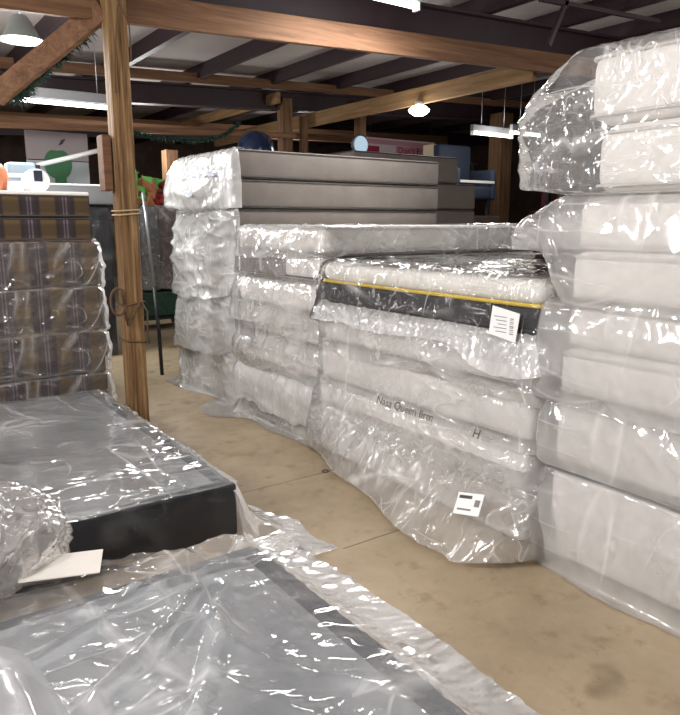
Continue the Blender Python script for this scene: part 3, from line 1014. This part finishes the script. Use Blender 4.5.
def side_skirt(name, parent, mat, x_edge, z_top, ys, spread_fn, amp, seed, freq=6, ds=.011):
    """film hanging off the +X edge of a box spring and lying out over the floor; spread_fn(y) = how far out it lies"""
    ny = int((ys[1] - ys[0]) / ds) + 2
    y = np.linspace(ys[0], ys[1], ny)
    sp = np.maximum(spread_fn(y), .004)
    hh = np.broadcast_to(np.asarray(z_top(y) if callable(z_top) else z_top, float), y.shape)
    nl = int((hh.max() + sp.max()) / ds) + 3
    w = np.linspace(0, 1, nl)
    ctr = [(np.full(ny, -.02), hh + .008), (np.full(ny, .008), hh - .005), (.02 + .18 * sp, hh * .5), (.03 + .38 * sp, np.minimum(.04, hh * .5)), (.03 + .6 * sp, np.full(ny, .012)), (.03 + sp, np.full(ny, .006))]
    tb = np.array([0, .08, .36, .6, .75, 1.0])
    O = np.zeros((ny, nl)); Z = np.zeros((ny, nl))
    for j, t in enumerate(w):
        k = min(max(np.searchsorted(tb, t) - 1, 0), 4)
        f = (t - tb[k]) / (tb[k + 1] - tb[k])
        O[:, j] = ctr[k][0] * (1 - f) + ctr[k + 1][0] * f
        Z[:, j] = ctr[k][1] * (1 - f) + ctr[k + 1][1] * f
    smooth_t(O, 3); smooth_t(Z, 3)
    U, V = np.meshgrid(y, w * (hh.mean() + sp.mean()), indexing='ij')
    c = crumple(U, V, seed, freq, 7)
    O += amp * c * .8
    Z = np.maximum(Z + amp * c * .9, .004)
    P = np.stack([x_edge + O, np.broadcast_to(y[:, None], O.shape), Z], -1)
    return grid_mesh(name, P, mat, parent)


side_skirt('plastic_bag', ta, M['film_skirt'], A[1], lambda y: .02 + .23 * sm(y, 2.50, 2.66), (A[2] - .38, A[3]), lambda y: .02 + .19 * sm(-y, -3.15, -2.70) * (.7 + .6 * vnoise(y * 6, 0 * y, 4)), .03, 640)

B = (-.45, 1.075, .02, 2.05, .004, .25)
tb_ = thing('box_spring', 'grey box spring with dark edge nearest the camera under loose clear film', 'box spring', ((B[0] + B[1]) / 2, (B[2] + B[3]) / 2, 0))
soft_box('side_panel', B, M['slate_edge'], tb_, r=.014)
box('top_border', (B[0] + .006, B[1] - .006, B[2] + .006, B[3] - .006, .244, .2525), M['slate_edge'], tb_, bev=.003)
box('top_cloth', (B[0] + .06, B[1] - .085, B[2] + .05, B[3] - .06, .25, .2555), M['grey_panel'], tb_, bev=.002)


def loose_top(name, parent, x0, x1, y0, y1, z, seed):
    ds = .0085
    nx, ny = int((x1 - x0) / ds) + 2, int((y1 - y0) / ds) + 2
    X, Y = np.meshgrid(np.linspace(x0, x1, nx), np.linspace(y0, y1, ny), indexing='ij')
    c = crumple(X, Y, seed, 3.0, 5, None, cover=.4) * .035 + crumple(X, Y, seed + 1, 8.0, 6, None, cover=.5) * .012

    def ridge(ax, ay, bx, by, w, h, c0):
        ax_, ay_ = bx - ax, by - ay
        L = math.hypot(ax_, ay_)
        t = ((X - ax) * ax_ + (Y - ay) * ay_) / L
        dd = ((X - ax) * -ay_ + (Y - ay) * ax_) / L + .02 * np.sin(t * 6)
        return np.maximum(c0, h * np.maximum(0, 1 - np.abs(dd) / w) * sm(t, -.05, .1) * sm(-t, -L - .05, -L + .15))
    # long folds that catch the light
    c = c + ridge(.42, 1.95, .98, 1.92, .035, .035, 0 * c) + ridge(.30, 1.50, .86, 1.90, .05, .045, 0 * c) + ridge(.45, 1.25, .80, 1.75, .04, .03, 0 * c) + ridge(.2, 1.75, .75, 2.02, .03, .03, 0 * c)
    edge = sm(X, x1 - .10, x1)
    Z = z + c * (1 - .7 * edge)
    Z -= .15 * sm(Y, B[3] + .05, y1)
    Y = Y - (.26 * sm(X, .55, 1.08) + .05 * vnoise(X * 7, X * 0, 9)) * sm(Y, B[3], y1)
    Z += .03 * crumple(X * 1.0, Y, seed + 5, 7.0, 6, .3) * sm(Y, B[3] - .05, B[3] + .1)
    return grid_mesh(name, np.stack([X, Y, Z], -1), M['film_box'], parent)


loose_top('plastic_bag', tb_, B[0], B[1] + .01, B[2], B[3] + .53, .258, 700)
side_skirt('plastic_bag', tb_, M['film_skirt'], B[1], lambda y: .02 + .232 * sm(-y, -2.25, -2.02), (B[2], B[3] + .24), lambda y: .33 + .05 * vnoise(y * 5, 0 * y, 5), .03, 730)

# a stiff fold of the same film standing up near the camera
uu, vv = np.meshgrid(np.linspace(0, 1, 70), np.linspace(0, 1, 50), indexing='ij')
ax = .25 + .03 * np.sin(uu * 2.2)
X_ = ax - .30 * vv ** 1.3 + .012 * np.sin(vv * 9 + uu * 4)
Y_ = 1.72 - .50 * uu + .06 * vv
Z_ = .268 + (.17 * np.sin(np.clip(vv * 1.15, 0, 1) * PI)) * (.55 + .45 * np.sin(uu * PI)) + .012 * crumple(uu * .5, vv * .3, 77, 6, 5)
grid_mesh('film_fold', np.stack([X_, Y_, Z_], -1), M['film_fold'], tb_)['label'] = 'milky fold of film'

# ------------------------------------------------------------------ card and crumpled film between the box springs
cd = thing('card_sheet', 'flat piece of white card lying between the two box springs', 'card', (.44, 2.27, .27))
box('sheet', (.32, .56, 2.11, 2.27, .300, .304), M['card'], cd, rot=Matrix.Rotation(math.radians(-20), 4, 'Z'))


def blob(name, c, r, mat, seed, amp=.3, n=90, parent=None):
    U, V = np.meshgrid(np.linspace(0, 2 * PI, 2 * n), np.linspace(.02, PI - .02, n), indexing='ij')
    cr = crumple(U * 1.0, V * 1.0, seed, 2.2, 8, cover=.35)
    cr[-1] = cr[0]
    rr = 1 + amp * (cr - .4) + .15 * vnoise(np.cos(U) * 2 + 5, V * 1.5, seed)
    P = np.stack([c[0] + r[0] * rr * np.cos(U) * np.sin(V), c[1] + r[1] * rr * np.sin(U) * np.sin(V), np.maximum(c[2] + r[2] * rr * np.cos(V), .262)], -1)
    return grid_mesh(name, P, mat, parent)


hp = thing('crumpled_film', 'crumpled wad of used plastic film resting beside the white card', 'plastic wrap', (.16, 2.33, .262))
blob('outer_layer', (.17, 2.34, .37), (.29, .20, .20), M['film_heap'], 41, .30, parent=hp)
blob('inner_layer', (.15, 2.34, .36), (.22, .15, .15), M['film_heap'], 47, .5, n=60, parent=hp)
tag(tube('floor_ring', [(2.06 + .018 * math.cos(a), 3.06 + .018 * math.sin(a), .003) for a in np.linspace(0, 2 * PI, 16)[:-1]], .003, M['black'], closed=True), 'tiny dark ring lying on the concrete beside the film', 'ring')

# ------------------------------------------------------------------ things farther back in the hall
def column(x, y, z1, w, label, mat='beam_y'):
    o = box('wooden_column', (x - w / 2, x + w / 2, y - w / 2, y + w / 2, 0, z1), M['post2'], bev=.006)
    return tag(o, label, 'post', 'wooden columns farther back in the hall')


column(5.49, 9.2, 3.2, .17, 'wooden column rising behind the tallest stack, beside the navy dome')
column(5.82, 9.2, 2.98, .10, 'thin pale column just behind the tallest stack')
column(6.9, 9.2, 3.25, .14, 'wooden column behind the tallest stack beside the round pale disc')
column(10.0, 9.0, 3.35, .30, 'thick wooden column between the navy chair and the tall near stack')
column(3.98, 10.0, 2.44, .19, 'wooden column behind the red and green decorations')

# second stack of taupe mattresses behind the tallest one
G5 = 'taupe mattresses stacked behind the tallest stack'
for i, (a, b) in enumerate(((1.862, 2.17), (1.55, 1.858), (1.24, 1.546), (.93, 1.236), (.62, .926), (.31, .616), (.003, .306))):
    d = (4.55, 6.16 if i == 0 else 6.48, 6.2, 7.5, a, b)
    t = thing('mattress', '%s taupe mattress of the stack standing behind the tallest stack' % ('topmost', 'second', 'third', 'fourth', 'fifth', 'sixth', 'lowest')[i], 'mattress', (5.5, 6.9, a), G5)
    soft_box('mattress_body', d, M['taupe'], t, r=.03)
    piping('piping', d, b - .012, M['dark_piping'], t, r=.007, out=-.004)

# navy upholstered chair standing on a crate
nv = thing('armchair', 'dark navy upholstered chair raised beside the thick wooden column', 'chair', (8.4, 8.25, 1.2))
box('seat', (8.0, 8.75, 8.0, 8.6, 1.75, 1.98), M['navy'], nv, bev=.06, seg=3, smooth=True)
box('backrest', (8.0, 8.75, 8.5, 8.68, 1.9, 2.66), M['navy'], nv, bev=.06, seg=3, smooth=True)
for x in (7.9, 8.73):
    box('armrest', (x, x + .12, 8.0, 8.6, 1.75, 2.25), M['navy'], nv, bev=.05, seg=3, smooth=True)
box('skirt_band', (7.98, 8.77, 7.985, 8.0, 2.02, 2.06), M['pale_piping'], nv)
for x in (8.04, 8.70):
    for y in (8.05, 8.55):
        box('leg', (x - .03, x + .03, y - .03, y + .03, 1.52, 1.76), M['black'], nv)
cr = thing('crate', 'dark wooden crate carrying the navy chair', 'crate', (8.4, 8.3, 0))
box('crate_body', (7.9, 8.9, 7.95, 8.75, 0, 1.5), M['wall'], cr, bev=.01)
for z in (.25, .75, 1.25):
    box('slat', (7.88, 8.92, 7.93, 7.95, z - .08, z + .08), M['beam'], cr)

# banner with red lettering, far back
bn = thing('banner', 'pink and white banner with red lettering hanging over the tallest stack', 'banner', (9.3, 11.0, 2.68))
box('cloth', (8.36, 10.2, 11.0, 11.012, 2.69, 3.03), M['banner_white'], bn)
box('stripe', (8.36, 10.2, 10.992, 10.999, 2.91, 3.0), M['banner_pink'], bn)
box('stripe', (9.15, 10.2, 10.992, 10.999, 2.74, 2.90), M['banner_pink'], bn)
box('print_block', (8.42, 8.72, 10.992, 10.999, 2.73, 2.87), M['banner_red'], bn)
Rf = Matrix(((1, 0, 0, 0), (0, 0, -1, 0), (0, 1, 0, 0), (0, 0, 0, 1)))
for x in (8.5, 10.1):
    tube('cord', [(x, 11.006, 3.02), (x, 11.006, 3.3), (x, 11.006, roof_z(x))], .006, M['black'], bn, n=5)
text_mesh('lettering', "Don't F", .19, Matrix.Translation((9.2, 10.988, 2.76)) @ Rf, M['banner_red'], bn)
tag(box('product_box', (9.25, 9.75, 10.0, 10.3, 2.55, 2.86), M['cream'], bev=.01), 'cream carton standing high beside the end of the banner', 'box')
sh = thing('storage_shelf', 'tall dark storage shelf standing behind the tallest stack', 'shelf', (9.2, 10.6, 0))
for x in (8.2, 10.3):
    for y in (9.95, 10.75):
        box('upright', (x - .03, x + .03, y - .03, y + .03, 0, 2.58), M['steel'], sh)
for z in (.5, 1.2, 1.9, 2.55):
    box('shelf_board', (8.15, 10.35, 9.9, 10.8, z - .03, z), M['wall'], sh)
rs = random.Random(11)
for k in range(9):
    x = 8.25 + (k % 3) * .68
    z = (.5, 1.2, 1.9)[k // 3]
    hh = (.5, .45, .3)[k // 3]
    tag(box('carton', (x, x + .5, 10.0, 10.5, z, z + hh), M[('navy', 'maroon', 'wall')[(k * 2 + k // 3) % 3]], bev=.01), ('navy', 'maroon', 'brown')[(k * 2 + k // 3) % 3] + ' carton on the dark storage shelf behind the stacks', 'box', 'cartons on the dark storage shelf')
rk = thing('goods_rack', 'dark rack of small goods in the shade behind the near tall stack', 'rack', (10.9, 8.3, 0))
for x in (10.35, 11.6):
    box('upright', (x - .03, x + .03, 8.1, 8.16, 0, 2.5), M['black'], rk)
for z in (.6, 1.1, 1.6, 2.1):
    box('shelf_board', (10.32, 11.63, 8.1, 8.5, z - .02, z), M['wall'], rk)
for k in range(8):
    x = 10.42 + (k % 4) * .29
    z = (1.6, 2.1)[k // 4]
    tag(box('packet', (x, x + .2, 8.14, 8.34, z, z + .32), M[('maroon', 'cream2', 'navy', 'maroon')[(k + k // 4) % 4]], bev=.01), 'small packet on the dark rack behind the near tall stack', 'packet', 'small packets on the dark rack')

# navy dome and pale round disc
dm = thing('navy_dome', 'shiny navy dome just visible over the edge of the tallest stack', 'dome', (3.58, 6.6, 0))
lathe('dome', [(.20, 2.05), (.20, 2.14), (.185, 2.22), (.14, 2.29), (.07, 2.33), (.001, 2.34)], (3.58, 6.6, 0), M['navy_gloss'], dm)
lathe('stand', [(.16, 0), (.16, .03), (.03, .05), (.03, 2.06), (.19, 2.06)], (3.58, 6.6, 0), M['black'], dm)
dk = thing('round_disc', 'round pale blue disc on a stand beside a column behind the tallest stack', 'disc', (5.74, 7.7, 0))
pts = []
bm = bmesh.new()
bmesh.ops.create_cone(bm, cap_ends=True, segments=28, radius1=.12, radius2=.115, depth=.06, matrix=Matrix.Translation((5.74, 7.66, 2.42)) @ Matrix.Rotation(PI / 2, 4, 'X'))
link('disc', finish(bm, 'disc'), M['pale_blue'], dk)
tube('rim', [(5.74 + .125 * math.cos(a), 7.66, 2.42 + .125 * math.sin(a)) for a in np.linspace(0, 2 * PI, 25)[:-1]], .018, M['black'], dk, closed=True)
lathe('stand', [(.14, 0), (.14, .03), (.02, .05), (.02, 2.29)], (5.74, 7.7, 0), M['black'], dk, n=12)

# dark-covered mattress stack and grey one behind the plaid stack
dkm = thing('mattress', 'black-wrapped mattress stood on edge behind the plaid stack, in shiny plastic', 'mattress', (1.9, 7.3, 0))
soft_box('mattress_body', (1.2, 2.2, 7.22, 7.55, .004, 1.565), M['black_fabric'], dkm, r=.03)
bag_ring('plastic_bag', dkm, M['film_tight'], [(2.22, 7.195), (1.2, 7.195)], [0, 0], 1.565, .01, bulge=.02, drop=0, flare=0, amp=.03, seed=801, freq=4, ds=.02)
gm = thing('mattress', 'grey mattress lying on top of the black-wrapped one behind the plaid stack', 'mattress', (1.9, 7.3, 1.57))
soft_box('mattress_body', (.6, 2.24, 7.15, 8.1, 1.572, 1.77), M['grey_dim'], gm, r=.02)
piping('piping', (.6, 2.24, 7.15, 8.1), 1.758, M['pale_piping'], gm, r=.012, out=0)

# board with a green apple, leaning rail, odds and ends on the plaid stack
ap = thing('wall_board', 'pale board painted with a green apple hanging beyond the plaid stack', 'sign', (2.28, 9.5, 1.8))
box('board', (1.90, 2.66, 9.5, 9.53, 2.18, 2.53), M['board_pink'], ap, bev=.004)
box('board', (1.90, 2.66, 9.51, 9.54, 1.78, 2.17), M['grey_panel'], ap, bev=.004)


def flat_shape(name, pts, y, mat, parent, th=.006):
    bm = bmesh.new()
    vs = [bm.verts.new((p[0], y, p[1])) for p in pts]
    f = bm.faces.new(vs)
    r = bmesh.ops.extrude_face_region(bm, geom=[f])
    bmesh.ops.translate(bm, vec=(0, -th, 0), verts=[v for v in r['geom'] if isinstance(v, bmesh.types.BMVert)])
    return link(name, finish(bm, name), mat, parent)


apts = []
for a in np.linspace(0, 2 * PI, 40)[:-1]:
    r = .17 * (1 - .16 * math.exp(-((a - PI / 2) / .35) ** 2) - .10 * math.exp(-((a - 1.5 * PI) / .35) ** 2))
    apts.append((2.27 + r * 1.0 * math.cos(a), 2.13 + r * 1.15 * math.sin(a)))
flat_shape('apple_shape', apts, 9.495, M['apple_green'], ap)
flat_shape('apple_leaf', [(2.29, 2.36), (2.34, 2.38), (2.385, 2.45), (2.33, 2.43)], 9.495, M['apple_dark'], ap)
box('board_stem', (2.22, 2.36, 9.488, 9.495, 1.80, 1.97), M['apple_green'], ap)
bl2 = thing('board_stand', 'dark wooden frame holding the apple board up', 'stand', (2.28, 9.6, 0))
for x in (1.95, 2.6):
    box('upright', (x - .03, x + .03, 9.56, 9.62, 0, 2.5), M['steel'], bl2)
tag(tube('curtain_rod', [(1.80, 8.5, 2.03), (2.16, 8.5, 2.13), (2.55, 8.5, 2.245)], .028, M['white_paint'], n=10), 'white rod propped aslant before the board with the green apple', 'rod')
rod_s = tag(box('rod_rack', (1.72, 1.82, 8.42, 8.55, 0, 2.03), M['steel'], bev=.005), 'dark upright holding the lower end of the slanting white rod', 'rack')

bg_ = thing('orange_bag', 'crumpled orange bag on top of the plaid stack', 'bag', (.88, 5.4, 1.605))
P_ = blob('bag_body', (.86, 5.4, 1.70), (.085, .09, .105), M['orange'], 12, .4, n=30, parent=bg_)
rl = thing('tissue_pack', 'round white pack with navy label on top of the plaid stack', 'package', (1.13, 5.42, 1.605))
U = Matrix.Translation((1.13, 5.42, 1.69)) @ Matrix.Rotation(PI / 2, 4, 'X')
bm = bmesh.new()
bmesh.ops.create_cone(bm, cap_ends=True, segments=24, radius1=.085, radius2=.085, depth=.16, matrix=U)
bmesh.ops.bevel(bm, geom=bm.edges[:], offset=.012, segments=2, affect='EDGES', clamp_overlap=True)
link('roll', finish(bm, 'roll'), M['paper'], rl, smooth=False)
box('navy_label', (1.105, 1.16, 5.325, 5.34, 1.685, 1.76), M['navy'], rl)
pk = thing('blue_package', 'pale blue wrapped package behind the round white pack on the plaid stack', 'package', (1.06, 5.6, 1.605))
box('body', (.98, 1.17, 5.56, 5.72, 1.606, 1.83), M['pale_blue'], pk, bev=.02, seg=2)
box('band', (.976, 1.174, 5.556, 5.60, 1.72, 1.75), M['paper'], pk)
tag(box('small_carton', (.93, 1.02, 5.3, 5.38, 1.605, 1.68), M['paper'], bev=.006, rot=Matrix.Rotation(.3, 4, 'Z')), 'small white carton between the orange bag and the round white pack', 'box')

# wrapped goods on a trolley, decorations above, pole
tr_ = thing('trolley', 'black wheeled trolley carrying grey goods in plastic beyond the post', 'trolley', (3.25, 8.75, 0))
box('deck', (2.93, 3.60, 8.6, 9.2, .14, .175), M['black'], tr_)
box('basket', (2.97, 3.56, 8.62, 9.15, .18, .50), M['green_mesh'], tr_, bev=.02)
for x in (2.96, 3.57):
    box('upright', (x - .012, x + .012, 8.6, 8.625, .17, 1.62), M['grey_metal'], tr_)
    box('upright', (x - .012, x + .012, 9.17, 9.195, .17, 1.62), M['grey_metal'], tr_)
    for y in (8.66, 9.12):
        bm = bmesh.new()
        bmesh.ops.create_cone(bm, cap_ends=True, segments=16, radius1=.06, radius2=.06, depth=.03, matrix=Matrix.Translation((x, y, .064)) @ Matrix.Rotation(PI / 2, 4, 'Y'))
        link('wheel', finish(bm, 'wheel'), M['black'], tr_)
gd = thing('wrapped_goods', 'grey patterned fabric goods bagged in clear plastic on the black trolley', 'goods', (3.25, 8.9, .51))
soft_box('fabric_bale', (3.01, 3.27, 8.66, 9.1, .51, 1.58), M['grey_weave'], gd, r=.06)
soft_box('fabric_bale', (3.28, 3.53, 8.66, 9.1, .51, 1.60), M['mauve_weave'], gd, r=.06)
bag_ring('plastic_bag', gd, M['film'], [(3.54, 9.1), (3.545, 8.65), (2.995, 8.65), (2.995, 9.1)], [0, .05, .05, 0], 1.60, .56, bulge=.008, drop=.02, flare=.0, amp=.012, seed=820, freq=4, ds=.02)
rs = random.Random(5)


def leafy(name, label, cat, c, r, mats, n, size, seed):
    """a decoration made of leaf-shaped pieces round a core"""
    t = thing(name, label, cat, c)
    rr = random.Random(seed)
    for mi, mname in enumerate(mats):
        V, Fc = [], []
        for k in range(n):
            p = Vector((c[0] + rr.uniform(-r[0], r[0]), c[1] + rr.uniform(-r[1], r[1]), c[2] + rr.uniform(0, r[2])))
            q = Matrix.Rotation(rr.uniform(0, 2 * PI), 3, 'Y') @ Matrix.Rotation(rr.uniform(-.6, .6), 3, 'X')
            b0 = len(V)
            for (u, v, w_) in ((-1, 0, 0), (0, .10, .38), (1, 0, 0), (0, .10, -.38), (0, -.08, 0)):
                V.append(tuple(p + q @ Vector((u * size, v * size, w_ * size))))
            Fc += [(b0, b0 + 1, b0 + 4), (b0 + 1, b0 + 2, b0 + 4), (b0 + 2, b0 + 3, b0 + 4), (b0 + 3, b0, b0 + 4)]
        me = bpy.data.meshes.new('leaves')
        me.from_pydata(V, [], Fc)
        link(('green_leaves', 'red_leaves')[mi % 2], me, M[mname], t)
    return t


leafy('artificial_flowers', 'bright green and rust leaf decoration on the trolley top', 'decoration', (3.14, 8.85, 1.62), (.16, .15, .36), ('leaf_green', 'rust'), 16, .13, 3)
leafy('artificial_flowers', 'dark red decoration on the trolley top beside the wooden column', 'decoration', (3.46, 8.95, 1.63), (.10, .12, .30), ('red', 'maroon'), 22, .08, 8)
po = thing('display_pole', 'slim upright pole, grey above and black below, at the far corner of the tallest stack', 'pole', (2.20, 6.05, 0))
tube('lower_tube', [(2.22, 6.02, 0.0), (2.215, 6.03, .4), (2.20, 6.05, .82)], .017, M['black'], po, n=8)
tube('upper_tube', [(2.20, 6.05, .82), (2.18, 6.08, 1.3), (2.16, 6.10, 1.66)], .014, M['grey_metal'], po, n=8)


def garland(name, label, pts, r, n, seed):
    t = thing(name, label, 'garland', pts[0])
    rr = random.Random(seed)
    P = np.array(pts, float)
    V, Fc = [], []
    for k in range(n):
        u = rr.uniform(0, len(P) - 1.001)
        i0 = int(u)
        p = P[i0] * (1 - u + i0) + P[i0 + 1] * (u - i0)
        d = Vector((rr.gauss(0, 1), rr.gauss(0, 1), rr.gauss(0, 1))).normalized()
        e = d.cross(Vector((rr.gauss(0, 1), rr.gauss(0, 1), rr.gauss(0, 1)))).normalized() * .012
        a, b = Vector(p), Vector(p) + d * r * rr.uniform(.6, 1.1)
        f = d.cross(e).normalized() * .008
        b0 = len(V)
        V += [tuple(a + e), tuple(a - e), tuple(a + f), tuple(b)]
        Fc += [(b0, b0 + 1, b0 + 3), (b0 + 1, b0 + 2, b0 + 3), (b0 + 2, b0, b0 + 3)]
    me = bpy.data.meshes.new('needles')
    me.from_pydata(V, [], Fc)
    link('needles', me, M['pine'], t)
    tube('wire', P, .008, M['pine'], t, n=5)
    return t


garland('pine_garland', 'dark green pine garland draped along the diagonal brace by the post', [(PX - .10, PY + .2, 2.66), (PX - .25, PY + .35, 2.50), (PX - .40, PY + .48, 2.36), (PX - .5, PY + .6, 2.22)], .11, 900, 1)
garland('pine_garland', 'pine garland sagging from the far beam before the tallest stack', [(2.9, 8.7, 2.52), (3.3, 8.7, 2.44), (3.8, 8.7, 2.44), (4.2, 8.7, 2.52), (4.5, 8.75, 2.72)], .06, 700, 2)
lumber('ceiling_beam', (1.2, 8.75, 2.46), (5.4, 8.75, 2.62), .05, .07, M['beam'], '')

# ------------------------------------------------------------------ lamps


def strip_light(label, x0, x1, y, z, warm=False, along='x', w=.06):
    t = thing('strip_light', label, 'light', ((x0 + x1) / 2, y, z), 'fluorescent strip lights under the roof')
    if along == 'x':
        box('fixture', (x0, x1, y - w / 2, y + w / 2, z + .03, z + .12), M['fixture'], t, bev=.005)
        tube('lamp_tube', [(x0 + .03, y, z), ((x0 + x1) / 2, y, z), (x1 - .03, y, z)], .02, M['tube_warm' if warm else 'tube'], t, n=10)
        for x in (x0 + .02, x1 - .02):
            box('socket', (x - .012, x + .012, y - .03, y + .03, z - .03, z + .03), M['white_paint'], t)
        for x in (x0 + .2, x1 - .2):
            tube('suspension_wire', [(x, y, z + .09), (x, y, roof_z(x))], .004, M['grey_metal'], t, n=5)
    else:
        box('fixture', (y - w / 2, y + w / 2, x0, x1, z + .03, z + .09), M['white_paint'], t, bev=.005)
    return t


strip_light('long fluorescent tube hanging beyond the plaid stack', -.3, 2.3, 7.05, 2.50)
strip_light('bright strip light under the roof before the big wooden beam', 2.6, 3.78, 4.30, 3.03, w=.2)
strip_light('small far strip light beyond the navy chair', 7.8, 8.7, 7.6, 2.72, True)
strip_light('small far strip light just past the far wooden column', 8.5, 9.2, 7.45, 2.76, True)

pl = thing('pendant_lamp', 'grey bell-shaped pendant lamp hanging above the plaid stack', 'lamp', (1.14, 5.52, 2.66))
lathe('lamp_shade', [(.03, .17), (.05, .16), (.075, .12), (.12, .03), (.155, 0), (.15, 0), (.11, .03), (.06, .12), (.03, .15)], (1.14, 5.52, 2.66), M['shade'], pl)
lathe('bulb', [(.001, -.02), (.08, -.015), (.13, .0), (.135, .01), (.10, .05), (.001, .06)], (1.14, 5.52, 2.66), M['tube'], pl)
tube('hook', [(1.14, 5.52, 2.83), (1.14, 5.52, roof_z(1.14))], .012, M['grey_metal'], pl, n=6)
bl_ = thing('ceiling_bulb', 'round bright bulb on the pale yellow ceiling beam', 'lamp', (5.85, 6.6, 2.72))
lathe('bulb', [(.001, -.07), (.06, -.06), (.12, -.02), (.13, .01), (.08, .05), (.001, .06)], (5.85, 6.6, 2.74), M['tube_warm'], bl_)
lathe('socket', [(.05, .04), (.05, .10), (.001, .10)], (5.85, 6.6, 2.74), M['white_paint'], bl_)


def area(loc, size, power, col=(1, .97, .93), rot=(0, 0, 0), sy=None):
    l = bpy.data.lights.new('lamp_or_fill_light', 'AREA')
    l.shape = 'RECTANGLE'
    l.size = size
    l.size_y = sy or size
    l.energy = power
    l.color = col
    o = bpy.data.objects.new('lamp_or_fill_light', l)
    COL.objects.link(o)
    o.location = loc
    o.rotation_euler = rot
    return o


def omni(loc, power, col=(1, .98, .96), r=.22):
    l = bpy.data.lights.new('lamp_or_fill_light', 'POINT')
    l.energy = power
    l.color = col
    l.shadow_soft_size = r
    o = bpy.data.objects.new('lamp_or_fill_light', l)
    COL.objects.link(o)
    o.location = loc
    return o


# area lights just under two of the strip lights
area((3.3, 4.28, 2.97), 1.0, 30, (1, 1, .98), sy=.2)
area((1.0, 7.05, 2.46), 2.4, 30, (.95, 1, .98), sy=.1)
K = 1.0
for (x, y, z, p) in ((.2, 1.3, 2.6, 55), (-1.4, 3.4, 2.2, 140), (-.2, -1.6, 2.6, 70), (3.5, 3.9, 2.7, 14), (.9, 6.3, 2.15, 50), (-2.2, 6.2, 2.3, 60),  # point lights at the hanging lamps, plus fixtureless fill added to brighten the stacks
                     (1.14, 5.52, 2.5, 45), (5.8, 6.6, 2.55, 30), (8.2, 7.4, 2.6, 20), (3.5, 9.8, 2.4, 50), (7.0, 11.5, 2.6, 35), (3.4, .3, 2.75, 25), (6.5, 2.8, 2.8, 30), (-1, 10.0, 2.4, 25), (-2.2, .6, 2.2, 120)):
    omni((x, y, z), p * K)

w = bpy.data.worlds.new('world')
SC.world = w
w.use_nodes = True
bg = w.node_tree.nodes['Background']
bg.inputs[0].default_value = (1, .97, .94, 1)
bg.inputs[1].default_value = .12

SC.view_settings.view_transform = 'Standard'
SC.view_settings.look = 'None'
SC.view_settings.gamma = 1
SC.view_settings.use_curve_mapping = False
SC.view_settings.exposure = 0.62
SC.cycles.transparent_max_bounces = 32
SC.cycles.max_bounces = 8
